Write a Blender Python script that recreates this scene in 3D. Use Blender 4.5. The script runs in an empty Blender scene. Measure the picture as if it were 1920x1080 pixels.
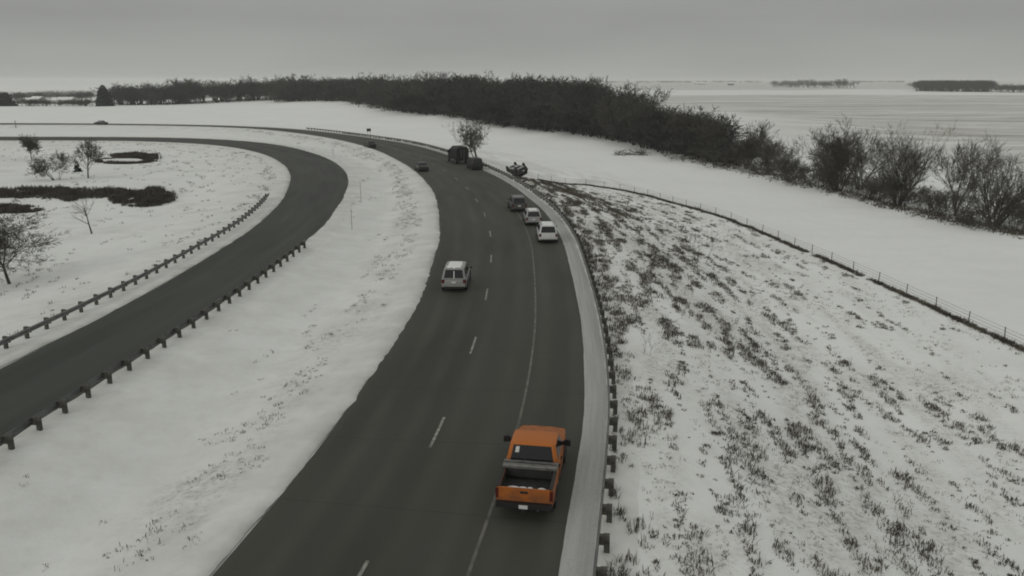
import bpy, math, random
import numpy as np
from mathutils import Vector, Matrix

SC = bpy.context.scene
COL = SC.collection
rnd = random.Random(7)
nrg = np.random.default_rng(11)

# ------------------------------------------------------------------ camera
CAM_H, FPX = 15.5, 1470.0
PITCH = math.atan(390.0 / FPX)
cam_d = bpy.data.cameras.new('camera')
cam = bpy.data.objects.new('camera', cam_d)
COL.objects.link(cam)
cam.location = (0, 0, CAM_H)
cam.rotation_euler = (math.pi / 2 - PITCH, 0, 0)
cam_d.sensor_width = 36.0
cam_d.lens = FPX / 1920.0 * 36.0
cam_d.clip_start = 0.2
cam_d.clip_end = 30000
SC.camera = cam

# ------------------------------------------------------------------ world: overcast winter sky
SUN_EL, SUN_AZ = math.radians(21), math.radians(220)     # azimuth clockwise from north (+Y)
w = bpy.data.worlds.new('World')
SC.world = w
w.use_nodes = True
nt = w.node_tree
nt.nodes.clear()
N, LK = nt.nodes, nt.links
out = N.new('ShaderNodeOutputWorld')
bg = N.new('ShaderNodeBackground')
bg.inputs['Strength'].default_value = 0.1
sky = N.new('ShaderNodeTexSky')
sky.sky_type = 'NISHITA'
sky.sun_disc = False
sky.sun_elevation = SUN_EL
sky.sun_rotation = SUN_AZ
sky.dust_density = 4.0
hsv = N.new('ShaderNodeHueSaturation')
hsv.inputs['Saturation'].default_value = 0.12
hsv.inputs['Value'].default_value = 0.6
LK.new(sky.outputs[0], hsv.inputs['Color'])
tc = N.new('ShaderNodeTexCoord')
sep = N.new('ShaderNodeSeparateXYZ')
LK.new(tc.outputs['Generated'], sep.inputs[0])
ramp = N.new('ShaderNodeValToRGB')                        # cloud deck: brighter overhead than at the horizon
e = ramp.color_ramp.elements
e[0].position, e[0].color = 0.0, (0.72, 0.735, 0.70, 1)
e[1].position, e[1].color = 1.0, (1.0, 1.01, 0.96, 1)
mid = e.new(0.07)
mid.color = (0.58, 0.59, 0.565, 1)
LK.new(sep.outputs['Z'], ramp.inputs['Fac'])
cmap = N.new('ShaderNodeMapping')
cmap.inputs['Scale'].default_value = (1.6, 1.6, 9.0)
LK.new(tc.outputs['Generated'], cmap.inputs[0])
cn = N.new('ShaderNodeTexNoise')
cn.inputs['Scale'].default_value = 1.7
cn.inputs['Detail'].default_value = 4
LK.new(cmap.outputs[0], cn.inputs['Vector'])
cr = N.new('ShaderNodeMapRange')
cr.inputs['From Min'].default_value, cr.inputs['From Max'].default_value = 0.3, 0.7
cr.inputs['To Min'].default_value, cr.inputs['To Max'].default_value = 4.85, 5.5
LK.new(cn.outputs['Fac'], cr.inputs['Value'])
mul = N.new('ShaderNodeVectorMath')
mul.operation = 'SCALE'
LK.new(ramp.outputs[0], mul.inputs[0])
LK.new(cr.outputs[0], mul.inputs['Scale'])
mixw = N.new('ShaderNodeMix')
mixw.data_type = 'RGBA'
mixw.inputs['Factor'].default_value = 0.10
LK.new(mul.outputs[0], mixw.inputs['A'])
LK.new(hsv.outputs[0], mixw.inputs['B'])
LK.new(mixw.outputs['Result'], bg.inputs['Color'])
LK.new(bg.outputs[0], out.inputs['Surface'])

sd = bpy.data.lights.new('sun', 'SUN')
sd.energy = 0.5
sd.angle = math.radians(30)
sd.color = (1.0, 0.97, 0.92)
sun = bpy.data.objects.new('sun', sd)
COL.objects.link(sun)
to_sun = Vector((math.sin(SUN_AZ) * math.cos(SUN_EL), math.cos(SUN_AZ) * math.cos(SUN_EL), math.sin(SUN_EL)))
sun.rotation_euler = to_sun.to_track_quat('Z', 'Y').to_euler()

SC.view_settings.view_transform = 'Standard'
SC.view_settings.look = 'None'
SC.view_settings.exposure = 0.08
SC.view_settings.gamma = 1.0
SC.view_settings.use_curve_mapping = False
SC.render.engine = 'CYCLES'
SC.cycles.use_denoising = True
SC.cycles.max_bounces = 6
SC.cycles.volume_bounces = 1
SC.cycles.filter_width = 1.9

# ------------------------------------------------------------------ survey helper: a bearing (in the 1920 x 1080 survey grid) to a ground point
CP, SP = math.cos(PITCH), math.sin(PITCH)


def at(px, py, z=0.0):
    dx = (np.asarray(px, float) - 960) / FPX
    dv = (np.asarray(py, float) - 540) / FPX
    dz = -SP - dv * CP
    k = (CAM_H - z) / -dz
    return dx * k, (CP - dv * SP) * k


# ------------------------------------------------------------------ numpy noise
def vnoise(x, y, seed=0):
    x = np.asarray(x, float)
    y = np.asarray(y, float)
    xi, yi = np.floor(x).astype(np.int64), np.floor(y).astype(np.int64)
    fx, fy = x - xi, y - yi
    fx = fx * fx * (3 - 2 * fx)
    fy = fy * fy * (3 - 2 * fy)

    def hsh(a, b):
        v = (a * 374761393 + b * 668265263 + seed * 982451653) & 0x7fffffff
        v = ((v ^ (v >> 13)) * 1274126177) & 0x7fffffff
        return ((v ^ (v >> 16)) & 0xffff) / 65535.0
    a, b, c, d = hsh(xi, yi), hsh(xi + 1, yi), hsh(xi, yi + 1), hsh(xi + 1, yi + 1)
    return (a * (1 - fx) + b * fx) * (1 - fy) + (c * (1 - fx) + d * fx) * fy


def fbm(x, y, seed=0, o=4):
    s, a, t = 0, 0.5, 0
    for i in range(o):
        s = s + a * vnoise(x * 2 ** i, y * 2 ** i, seed + i * 17)
        t += a
        a *= 0.5
    return s / t


def sm(t):
    t = np.clip(t, 0, 1)
    return t * t * (3 - 2 * t)


# ------------------------------------------------------------------ paths (plan survey of the pavement edges, metres)
EDGE_R = [(1.5, 22.1), (2.2, 26.4), (3.3, 33.4), (4.0, 40.2), (4.6, 50.1), (5.0, 65.6), (5.05, 77.2), (4.1, 93.4), (2.4, 105.6), (-.25, 120.7), (-3.4, 134.0), (-7.2, 147.8), (-15.2, 173.5), (-25.8, 198.5), (-38, 218.0), (-54.5, 241), (-71, 260), (-89, 274), (-110, 284.5), (-150, 294), (-190, 297)]
EDGE_L = [(-9.7, 22.1), (-9.1, 25.8), (-8.4, 31.0), (-7.6, 40.6), (-7.0, 48.9), (-6.85, 60.1), (-7.2, 74.6), (-8.4, 89.7), (-10.9, 109.3), (-14.4, 127.7), (-20.3, 150.2), (-32.1, 183.5), (-45.8, 211.6), (-64, 239), (-83.5, 260.5), (-102, 272), (-123, 279.5), (-150, 284.5), (-190, 286)]
RAMP_L = [(-28.4, 41.1), (-28.05, 45.7), (-27.7, 51.3), (-27.4, 58.9), (-27.5, 70.2), (-28.1, 84.6), (-30, 99.7), (-32.9, 114.9), (-37, 131.4), (-42.1, 146.4), (-49.8, 164.1), (-59.1, 179.3), (-70.4, 192.5), (-84, 202), (-100, 208), (-120, 210), (-140, 210)]
RAMP_R = [(-22.3, 31.5), (-22.1, 34.9), (-21.8, 39.4), (-21.35, 45.2), (-20.9, 52.6), (-20.5, 63.6), (-20.4, 75.9), (-21.1, 89.7), (-23, 106.7), (-25.9, 124.2), (-29.4, 138.5), (-35.9, 157.3), (-45.1, 176.5), (-56.5, 194.5), (-68.9, 207.5), (-81.6, 216.0), (-97, 221.5), (-115, 224), (-143.9, 225)]


class Path:
    def __init__(s, pts, back, fwd, step=1.0):
        p = np.array(pts, float)
        d0 = p[1] - p[0]
        d0 /= np.linalg.norm(d0)
        d1 = p[-1] - p[-2]
        d1 /= np.linalg.norm(d1)
        p = np.vstack([p[0] - d0 * back, p[0] - d0 * back * .5, p, p[-1] + d1 * fwd * .5, p[-1] + d1 * fwd])
        t = np.concatenate([[0], np.cumsum(np.linalg.norm(np.diff(p, axis=0), axis=1))])
        # Catmull-Rom (non-uniform, via Hermite)
        m = np.zeros_like(p)
        m[1:-1] = (p[2:] - p[:-2]) / (t[2:] - t[:-2])[:, None]
        m[0], m[-1] = d0, d1
        tt = np.arange(0, t[-1], step)
        i = np.clip(np.searchsorted(t, tt, 'right') - 1, 0, len(t) - 2)
        h = (t[i + 1] - t[i])[:, None]
        u = ((tt - t[i]))[:, None] / h
        q = (2 * u**3 - 3 * u**2 + 1) * p[i] + (u**3 - 2 * u**2 + u) * h * m[i] + (-2 * u**3 + 3 * u**2) * p[i + 1] + (u**3 - u**2) * h * m[i + 1]
        for _ in range(12):
            q[1:-1] = .5 * q[1:-1] + .25 * (q[2:] + q[:-2])
        # re-sample evenly
        a = np.concatenate([[0], np.cumsum(np.linalg.norm(np.diff(q, axis=0), axis=1))])
        ss = np.arange(0, a[-1], step)
        s.p = np.stack([np.interp(ss, a, q[:, 0]), np.interp(ss, a, q[:, 1])], 1)
        s.s = ss
        g = np.gradient(s.p, axis=0)
        s.t = g / np.linalg.norm(g, axis=1)[:, None]
        s.n = np.stack([s.t[:, 1], -s.t[:, 0]], 1)          # to the right of travel
        s.len = ss[-1]

    def pos(s, a, off=0.0):
        a = np.asarray(a, float)
        off = np.asarray(off, float)
        x = np.interp(a, s.s, s.p[:, 0])
        y = np.interp(a, s.s, s.p[:, 1])
        nx = np.interp(a, s.s, s.n[:, 0])
        ny = np.interp(a, s.s, s.n[:, 1])
        return x + nx * off, y + ny * off

    def head(s, a):
        return math.atan2(-float(np.interp(a, s.s, s.t[:, 0])), float(np.interp(a, s.s, s.t[:, 1])))   # rot z so that +Y follows the path

    def near(s, x, y):
        x = np.atleast_1d(np.asarray(x, float)).ravel()
        y = np.atleast_1d(np.asarray(y, float)).ravel()
        idx = np.empty(len(x), int)
        for c in range(0, len(x), 20000):
            dx = x[c:c + 20000, None] - s.p[None, :, 0]
            dy = y[c:c + 20000, None] - s.p[None, :, 1]
            idx[c:c + 20000] = np.argmin(dx * dx + dy * dy, axis=1)
        dx, dy = x - s.p[idx, 0], y - s.p[idx, 1]
        side = dx * s.n[idx, 0] + dy * s.n[idx, 1]
        along = dx * s.t[idx, 0] + dy * s.t[idx, 1]
        d = np.where(np.abs(along) < 1.0, side, np.sign(side) * np.hypot(dx, dy))
        return d, s.s[idx] + np.clip(along, -1, 1)


PR, PL = Path(EDGE_R, 70, 160), Path(EDGE_L, 70, 160)
QL, QR = Path(RAMP_L, 90, 160), Path(RAMP_R, 80, 160)
HILL = np.array([(60, 330), (0, 430), (-110, 620), (-260, 800)], float)


def ground_h(x, y):
    shp = np.shape(x)
    x = np.atleast_1d(np.asarray(x, float)).ravel()
    y = np.atleast_1d(np.asarray(y, float)).ravel()
    dR = PR.near(x, y)[0]
    dL = -PL.near(x, y)[0]
    d1 = QR.near(x, y)[0]
    d2 = -QL.near(x, y)[0]
    z = np.full(len(x), -0.09)
    right = dR >= 0
    z = np.where(right, -0.03 - 2.97 * sm((dR - 1.7) / 16), z)
    med = (dL >= 0) & (d1 >= 0) & ~right
    z = np.where(med, -0.03 - 0.75 * sm((np.minimum(dL, d1) - .8) / 7), z)
    left = (d2 >= 0) & ~right & ~med
    z = np.where(left, -0.03 - 1.2 * sm((d2 - 2.6) / 14), z)
    free = np.maximum(np.where(right, dR - 2, 0), np.maximum(np.where(med, np.minimum(dL, d1) - 1.5, 0), np.where(left, d2 - 2, 0)))
    k = sm(free / 6)
    z = z + k * ((fbm(x / 3.1, y / 3.1, 5, 3) - .5) * .22 + (fbm(x / 22, y / 22, 9, 2) - .5) * .7)
    far = sm((np.hypot(x, y) - 260) / 900)
    z = z + k * far * (fbm(x / 330, y / 330, 3, 3) - .5) * 7
    # wooded rise north of the road
    dh = np.full(len(x), 1e9)
    for a, b in zip(HILL[:-1], HILL[1:]):
        ab = b - a
        u = np.clip(((x - a[0]) * ab[0] + (y - a[1]) * ab[1]) / (ab @ ab), 0, 1)
        dh = np.minimum(dh, np.hypot(x - a[0] - u * ab[0], y - a[1] - u * ab[1]))
    z = z + np.where(right, 6.5 * np.exp(-(dh / 75) ** 2) * sm((dR - 25) / 50), 0)
    brg = np.arctan2(x, np.maximum(y, 1))
    z = z - sm((-.20 - brg) / .22) * sm((np.hypot(x, y) - 640) / 3400) * 62
    return z.reshape(shp) if shp else float(z[0])


def gp(px, py):
    """ground point seen along a survey bearing"""
    z = np.zeros(np.shape(np.asarray(px, float)))
    for _ in range(14):
        x, y = at(px, py, z)
        z = .5 * z + .5 * np.asarray(ground_h(x, y))
    x, y = at(px, py, z)
    return x, y, np.asarray(ground_h(x, y))


# ------------------------------------------------------------------ materials
MATS = {}


def mat(name, col, rough=0.7, metal=0.0, spec=0.5, var=0.0, vscale=3.0, bump=0.0, bscale=20.0, coat=0.0, emit=None, trans=0.0):
    if name in MATS:
        return MATS[name]
    m = bpy.data.materials.new(name)
    m.use_nodes = True
    n, l = m.node_tree.nodes, m.node_tree.links
    b = n['Principled BSDF']
    b.inputs['Base Color'].default_value = (*col, 1)
    b.inputs['Roughness'].default_value = rough
    b.inputs['Metallic'].default_value = metal
    b.inputs['Specular IOR Level'].default_value = spec
    b.inputs['Coat Weight'].default_value = coat
    if emit:
        b.inputs['Emission Color'].default_value = (*emit[0], 1)
        b.inputs['Emission Strength'].default_value = emit[1]
    co = n.new('ShaderNodeTexCoord')
    if var > 0:
        t = n.new('ShaderNodeTexNoise')
        t.inputs['Scale'].default_value = vscale
        t.inputs['Detail'].default_value = 5
        l.new(co.outputs['Object'], t.inputs['Vector'])
        r = n.new('ShaderNodeValToRGB')
        r.color_ramp.elements[0].position, r.color_ramp.elements[1].position = .3, .7
        r.color_ramp.elements[0].color = (*[c * (1 - var) for c in col], 1)
        r.color_ramp.elements[1].color = (*[min(1, c * (1 + var)) for c in col], 1)
        l.new(t.outputs['Fac'], r.inputs[0])
        l.new(r.outputs[0], b.inputs['Base Color'])
    if bump > 0:
        t = n.new('ShaderNodeTexNoise')
        t.inputs['Scale'].default_value = bscale
        t.inputs['Detail'].default_value = 4
        l.new(co.outputs['Object'], t.inputs['Vector'])
        bp = n.new('ShaderNodeBump')
        bp.inputs['Strength'].default_value = bump
        bp.inputs['Distance'].default_value = .05
        l.new(t.outputs['Fac'], bp.inputs['Height'])
        l.new(bp.outputs[0], b.inputs['Normal'])
    MATS[name] = m
    return m


def nn(m):
    m.use_nodes = True
    return m.node_tree.nodes, m.node_tree.links, m.node_tree.nodes['Principled BSDF']


def noise(n, l, vec, scale, detail=4, rough=.5):
    t = n.new('ShaderNodeTexNoise')
    t.inputs['Scale'].default_value = scale
    t.inputs['Detail'].default_value = detail
    t.inputs['Roughness'].default_value = rough
    l.new(vec, t.inputs['Vector'])
    return t.outputs['Fac']


def mapr(n, l, v, a, b, c=0., d=1.):
    r = n.new('ShaderNodeMapRange')
    r.inputs['From Min'].default_value, r.inputs['From Max'].default_value = a, b
    r.inputs['To Min'].default_value, r.inputs['To Max'].default_value = c, d
    l.new(v, r.inputs['Value'])
    return r.outputs[0]


def mixc(n, l, fac, a, b):
    x = n.new('ShaderNodeMix')
    x.data_type = 'RGBA'
    for s, v in (('Factor', fac), ('A', a), ('B', b)):
        if hasattr(v, 'links') or isinstance(v, bpy.types.NodeSocket):
            l.new(v, x.inputs[s])
        else:
            x.inputs[s].default_value = v if s == 'Factor' else (*v, 1)
    return x.outputs['Result']


def mathn(n, l, op, a, b):
    x = n.new('ShaderNodeMath')
    x.operation = op
    for i, v in enumerate((a, b)):
        if isinstance(v, bpy.types.NodeSocket):
            l.new(v, x.inputs[i])
        else:
            x.inputs[i].default_value = v
    return x.outputs[0]


def mapping(n, l, vec, scale, rot=(0, 0, 0)):
    m = n.new('ShaderNodeMapping')
    m.inputs['Scale'].default_value = scale
    m.inputs['Rotation'].default_value = rot
    l.new(vec, m.inputs[0])
    return m.outputs[0]


def make_snow():
    m = bpy.data.materials.new('snow')
    n, l, b = nn(m)
    g = n.new('ShaderNodeNewGeometry').outputs['Position']
    big = noise(n, l, g, .05, 3)
    fine = noise(n, l, g, 1.4, 6, .6)
    c = mixc(n, l, mapr(n, l, big, .3, .7), (.875, .885, .865), (.92, .93, .91))
    c = mixc(n, l, mapr(n, l, fine, .50, .76, 0, .22), c, (.70, .70, .67))
    gm = n.new('ShaderNodeAttribute')
    gm.attribute_name = 'grime'                            # road spray settled on the snow
    gk = mathn(n, l, 'MULTIPLY', gm.outputs['Fac'], mapr(n, l, noise(n, l, g, .35, 5, .6), .3, .7, .5, 1.25))
    c = mixc(n, l, gk, c, (.50, .50, .465))
    at_ = n.new('ShaderNodeAttribute')
    at_.attribute_name = 'cover'
    # thin, wind-scoured snow over matted grass: attribute x speckle
    sp_ = noise(n, l, g, 4.5, 6, .7)
    thin = mathn(n, l, 'MULTIPLY', at_.outputs['Fac'], mapr(n, l, sp_, .50, .68, 0, .8))
    c = mixc(n, l, mathn(n, l, 'MULTIPLY', at_.outputs['Fac'], mapr(n, l, fine, .3, .65, .0, .5)), c, (.42, .41, .37))
    c = mixc(n, l, thin, c, (.17, .16, .13))
    st = n.new('ShaderNodeAttribute')
    st.attribute_name = 'stubble'
    rows = noise(n, l, mapping(n, l, g, (.004, .05, .02), (0, 0, .12)), 1.0, 6, .7)
    rows2 = noise(n, l, mapping(n, l, g, (.03, .3, .1), (0, 0, .12)), 1.0, 4, .7)
    rr = mathn(n, l, 'ADD', mapr(n, l, rows, .38, .66, .25, .85), mapr(n, l, rows2, .4, .7, -.2, .35))
    c = mixc(n, l, mathn(n, l, 'MULTIPLY', st.outputs['Fac'], rr), c, (.36, .345, .31))
    l.new(c, b.inputs['Base Color'])
    b.inputs['Roughness'].default_value = .85
    b.inputs['Specular IOR Level'].default_value = .2
    bp = n.new('ShaderNodeBump')
    bp.inputs['Strength'].default_value = .3
    bp.inputs['Distance'].default_value = .10
    l.new(noise(n, l, g, 3.0, 6, .6), bp.inputs['Height'])
    l.new(bp.outputs[0], b.inputs['Normal'])
    return m


def make_asphalt(name, c0, c1, tracks=True):
    m = bpy.data.materials.new(name)
    n, l, b = nn(m)
    uv = n.new('ShaderNodeUVMap')
    uv.uv_map = 'UVMap'
    u = uv.outputs[0]
    g = n.new('ShaderNodeNewGeometry').outputs['Position']
    big = noise(n, l, mapping(n, l, u, (6, .06, 1)), 1.0, 4)
    grain = noise(n, l, g, 9.0, 5, .7)
    patch = noise(n, l, mapping(n, l, u, (2.0, .035, 1)), 1.0, 2)
    c = mixc(n, l, mapr(n, l, big, .25, .75), c0, c1)
    c = mixc(n, l, mapr(n, l, patch, .48, .62, 0, .6), c, tuple(v * .70 for v in c0))
    c = mixc(n, l, mapr(n, l, grain, .35, .7, 0, .35), c, tuple(v * 1.25 for v in c1))
    if tracks:                                            # salt film worn away by the wheels
        s = n.new('ShaderNodeSeparateXYZ')
        l.new(u, s.inputs[0])
        wv = mathn(n, l, 'SINE', mathn(n, l, 'MULTIPLY', s.outputs[0], 6.283 * 6.2), 0.)
        wob = noise(n, l, mapping(n, l, u, (3, .15, 1)), 1.0, 3)
        f = mathn(n, l, 'MULTIPLY', mapr(n, l, wv, -.2, 1, 0, .55), mapr(n, l, wob, .3, .7, .2, 1))
        c = mixc(n, l, f, c, tuple(v * 1.34 for v in c1))
        # transverse joints of the slabs, sealed dark
        fr = mathn(n, l, 'FRACT', mathn(n, l, 'DIVIDE', s.outputs[1], 6.1), 0.)
        j = mapr(n, l, mathn(n, l, 'ABSOLUTE', mathn(n, l, 'SUBTRACT', fr, .5), 0.), .4935, .4965, 0, .5)
        c = mixc(n, l, j, c, tuple(v * .6 for v in c0))
    l.new(c, b.inputs['Base Color'])
    l.new(mapr(n, l, big, .3, .7, .62, .85), b.inputs['Roughness'])
    b.inputs['Specular IOR Level'].default_value = .3
    bp = n.new('ShaderNodeBump')
    bp.inputs['Strength'].default_value = .25
    bp.inputs['Distance'].default_value = .01
    l.new(grain, bp.inputs['Height'])
    l.new(bp.outputs[0], b.inputs['Normal'])
    return m


def make_strip():
    m = bpy.data.materials.new('snow_dusted_gravel')
    n, l, b = nn(m)
    uv = n.new('ShaderNodeUVMap')
    uv.uv_map = 'UVMap'
    g = n.new('ShaderNodeNewGeometry').outputs['Position']
    lon = noise(n, l, mapping(n, l, uv.outputs[0], (5, .12, 1)), 1.0, 5, .6)
    fin = noise(n, l, g, 6.0, 6, .7)
    c = mixc(n, l, mapr(n, l, lon, .3, .72), (.37, .375, .365), (.50, .505, .49))
    c = mixc(n, l, mapr(n, l, fin, .5, .78, 0, .35), c, (.17, .165, .15))
    l.new(c, b.inputs['Base Color'])
    b.inputs['Roughness'].default_value = .9
    bp = n.new('ShaderNodeBump')
    bp.inputs['Strength'].default_value = .5
    bp.inputs['Distance'].default_value = .03
    l.new(fin, bp.inputs['Height'])
    l.new(bp.outputs[0], b.inputs['Normal'])
    return m


M_SNOW = make_snow()
M_ROAD = make_asphalt('highway_pavement', (.052, .0535, .043), (.064, .0655, .053))
M_RAMP = make_asphalt('ramp_pavement', (.050, .054, .047), (.063, .067, .059), False)
M_STRIP = make_strip()
M_PAINT = mat('road_paint', (.25, .25, .22), .7, var=.6, vscale=4)
M_PAINTW = mat('worn_edge_paint', (.128, .126, .106), .7, var=.5, vscale=1.5)
M_STEEL = mat('weathered_steel', (.16, .165, .16), .55, .35, var=.35, vscale=2)
M_WOOD = mat('treated_timber_post', (.080, .077, .068), .9, var=.4, vscale=3)
M_BARK = mat('bark', (.060, .056, .048), .95, var=.35, vscale=1.5)
M_TWIG = mat('twigs', (.070, .066, .057), .95, var=.35, vscale=.6)
M_FAR = mat('far_wood', (.046, .046, .041), .95, var=.4, vscale=.05)
M_GREEN = mat('evergreen_needles', (.022, .03, .021), .9, var=.4, vscale=.4)
M_GRASS = mat('dead_grass', (.092, .081, .060), .95, var=.45, vscale=.5)
M_REED = mat('dead_reeds', (.072, .064, .050), .95, var=.4, vscale=.3)
M_TYRE = mat('tyre_rubber', (.012, .012, .012), .85)
M_RIM = mat('wheel_alloy', (.25, .25, .25), .4, .7)
M_GLASS = mat('dark_car_glass', (.010, .012, .012), .12, spec=.5)
M_BLACK = mat('black_plastic', (.014, .014, .014), .6)
M_CHASSIS = mat('salt_crusted_underbody', (.34, .34, .33), .85, var=.5, vscale=2)
M_TAIL = mat('tail_lamp', (.085, .012, .01), .3)
M_HEAD = mat('head_lamp', (.6, .6, .6), .2)
M_PLATE = mat('plate_white', (.62, .62, .6), .5)
M_CARSNOW = mat('car_snow', (.80, .81, .80), .9, bump=.4, bscale=6)
M_CHROME = mat('dull_steel_trim', (.22, .22, .22), .4, .8)
M_DOORLINE = mat('panel_gap', (.02, .02, .02), .9)


# ------------------------------------------------------------------ mesh helpers
def tag(o, label=None, cat=None, group=None, kind=None):
    if label:
        o['label'] = label
    if cat:
        o['category'] = cat
    if group:
        o['group'] = group
    if kind:
        o['kind'] = kind
    return o


def empty(name, loc=(0, 0, 0), rz=0.0):
    o = bpy.data.objects.new(name, None)
    o.empty_display_size = .3
    COL.objects.link(o)
    o.location = loc
    o.rotation_euler = (0, 0, rz)
    return o


def link(name, me, m, parent=None, smooth=False):
    o = bpy.data.objects.new(name, me)
    if m and not me.materials:
        me.materials.append(m)
    if smooth:
        me.polygons.foreach_set('use_smooth', [True] * len(me.polygons))
    COL.objects.link(o)
    if parent:
        o.parent = parent
    return o


class MB:
    def __init__(s):
        s.v, s.f = [], []

    def add(s, v, f):
        k = len(s.v)
        s.v.extend([tuple(p) for p in v])
        s.f.extend([tuple(i + k for i in q) for q in f])
        return s

    def box(s, x0, x1, y0, y1, z0, z1):
        return s.add([(x0, y0, z0), (x1, y0, z0), (x1, y1, z0), (x0, y1, z0), (x0, y0, z1), (x1, y0, z1), (x1, y1, z1), (x0, y1, z1)],
                     [(3, 2, 1, 0), (4, 5, 6, 7), (0, 1, 5, 4), (1, 2, 6, 5), (2, 3, 7, 6), (3, 0, 4, 7)])

    def loft(s, rings, caps=True):
        n = len(rings[0])
        v = [p for r in rings for p in r]
        f = []
        for i in range(len(rings) - 1):
            for j in range(n):
                a, b = i * n + j, i * n + (j + 1) % n
                f.append((a, b, b + n, a + n))
        if caps:
            f.append(tuple(reversed(range(n))))
            f.append(tuple(range((len(rings) - 1) * n, len(rings) * n)))
        return s.add(v, f)

    def tube(s, pts, rad, n=5):
        rings = []
        for i, p in enumerate(pts):
            p = Vector(p)
            a = Vector(pts[max(i - 1, 0)])
            b = Vector(pts[min(i + 1, len(pts) - 1)])
            d = (b - a).normalized()
            u = d.cross(Vector((0, 0, 1)) if abs(d.z) < .9 else Vector((1, 0, 0))).normalized()
            w_ = d.cross(u)
            r = rad[i] if hasattr(rad, '__len__') else rad
            rings.append([p + (u * math.cos(k * 2 * math.pi / n) + w_ * math.sin(k * 2 * math.pi / n)) * r for k in range(n)])
        return s.loft(rings)

    def mesh(s, name):
        me = bpy.data.meshes.new(name)
        me.from_pydata(s.v, [], s.f)
        me.update()
        return me

    def build(s, name, m, parent=None, smooth=False):
        return link(name, s.mesh(name), m, parent, smooth)


def np_mesh(name, V, F):
    """V (n,3), F (m,k) fast"""
    me = bpy.data.meshes.new(name)
    V = np.ascontiguousarray(V, np.float32)
    F = np.ascontiguousarray(F, np.int32)
    k = F.shape[1]
    me.vertices.add(len(V))
    me.vertices.foreach_set('co', V.ravel())
    me.loops.add(F.size)
    me.loops.foreach_set('vertex_index', F.ravel())
    me.polygons.add(len(F))
    me.polygons.foreach_set('loop_start', np.arange(0, F.size, k, dtype=np.int32))
    me.update(calc_edges=True)
    me.validate()
    return me


def copy_tree(o, parent=None):
    c = o.copy()
    COL.objects.link(c)
    c.parent = parent
    for ch in list(o.children):
        copy_tree(ch, c)
    return c


# ------------------------------------------------------------------ ground sheet
def axis(segs):
    a = [segs[0][0]]
    for (s0, s1, st) in segs:
        n = max(1, round((s1 - s0) / st))
        a.extend(list(np.linspace(s0, s1, n + 1)[1:]))
    return a


def growing(s0, s1, st, g):
    a, x = [], s0
    while x < s1:
        st *= g
        x += st
        a.append(x)
    return a


xs = axis([(-260, -60, 2.0), (-60, -46, 1.0), (-46, 44, .5), (44, 110, 1.0), (110, 200, 2.0)])
xs = [-v for v in reversed(growing(260, 9000, 2.2, 1.14))] + xs + growing(200, 9000, 2.2, 1.14)
ys = axis([(-60, 14, 3.0), (14, 120, .5), (120, 340, 1.6)]) + growing(340, 12000, 1.8, 1.07)
X, Y = np.meshgrid(np.array(xs), np.array(ys))
Z = ground_h(X, Y)
nx, ny = len(xs), len(ys)
XA, YA = np.array(xs), np.array(ys)


def ground_h(x, y):
    """height of the built ground sheet"""
    shp = np.shape(x)
    x = np.atleast_1d(np.asarray(x, float)).ravel()
    y = np.atleast_1d(np.asarray(y, float)).ravel()
    a = np.clip(np.searchsorted(XA, x) - 1, 0, nx - 2)
    b = np.clip(np.searchsorted(YA, y) - 1, 0, ny - 2)
    u = np.clip((x - XA[a]) / (XA[a + 1] - XA[a]), 0, 1)
    v = np.clip((y - YA[b]) / (YA[b + 1] - YA[b]), 0, 1)
    z = (Z[b, a] * (1 - u) + Z[b, a + 1] * u) * (1 - v) + (Z[b + 1, a] * (1 - u) + Z[b + 1, a + 1] * u) * v
    return z.reshape(shp) if shp else float(z[0])


i = np.arange(nx * ny).reshape(ny, nx)
F = np.stack([i[:-1, :-1], i[:-1, 1:], i[1:, 1:], i[1:, :-1]], -1).reshape(-1, 4)
me = np_mesh('ground', np.stack([X, Y, Z], -1).reshape(-1, 3), F)
xf, yf = X.ravel(), Y.ravel()
dRg, tRg = PR.near(xf, yf)
cover = np.where((dRg > 1.2) & (tRg < 330), (fbm(tRg / 6, dRg / 1.3, 21, 4) - .40 + .16 * sm((yf - 45) / 40) * sm((18 - dRg) / 9)) * 2.6, 0) * sm((34 - dRg) / 14) * sm((260 - yf) / 60)
d2g = -QL.near(xf, yf)[0]
cover = np.maximum(cover, np.where((d2g > 2.5) & (dRg < 0), (fbm(xf / 3, yf / 3, 31, 3) - .5) * 1.6, 0))
dLg = -PL.near(xf, yf)[0]
cover = np.maximum(cover, np.where((dLg > 2) & (dLg < 7) & (d2g < -5), (fbm(xf / 2.2, yf / 3.2, 41, 3) - .40) * 2.2 * np.exp(-((dLg - 4) / 2) ** 2), 0))
# open cropland beyond the creek trees, with corn stubble through the snow
line_y = np.interp(xf, [-400, -192, -25, 24, 70, 110, 160], [900, 760, 400, 262, 175, 140, 110])
stub = sm((xf - 40) / 120) * sm((yf - line_y - 15) / 40)
stub = np.maximum(stub * np.where((yf > 1050) & (yf < 1500), .15, 1), 0)
dn_ = np.minimum(np.minimum(np.abs(dRg), np.abs(dLg)), np.minimum(np.abs(d2g), np.abs(QR.near(xf, yf)[0])))
grime = .13 + .46 * np.exp(-dn_ / 7.0)
grime = np.where(dRg > 0, .5 * grime, grime)
grime = grime * sm((420 - np.hypot(xf, yf)) / 200)
for nm, arr in (('grime', grime), ('cover', np.clip(cover, 0, 1)), ('stubble', np.clip(stub, 0, 1))):
    a = me.attributes.new(nm, 'FLOAT', 'POINT')
    a.data.foreach_set('value', arr.astype(np.float32))
gr = link('ground', me, M_SNOW, smooth=True)
tag(gr, kind='structure')


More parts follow.
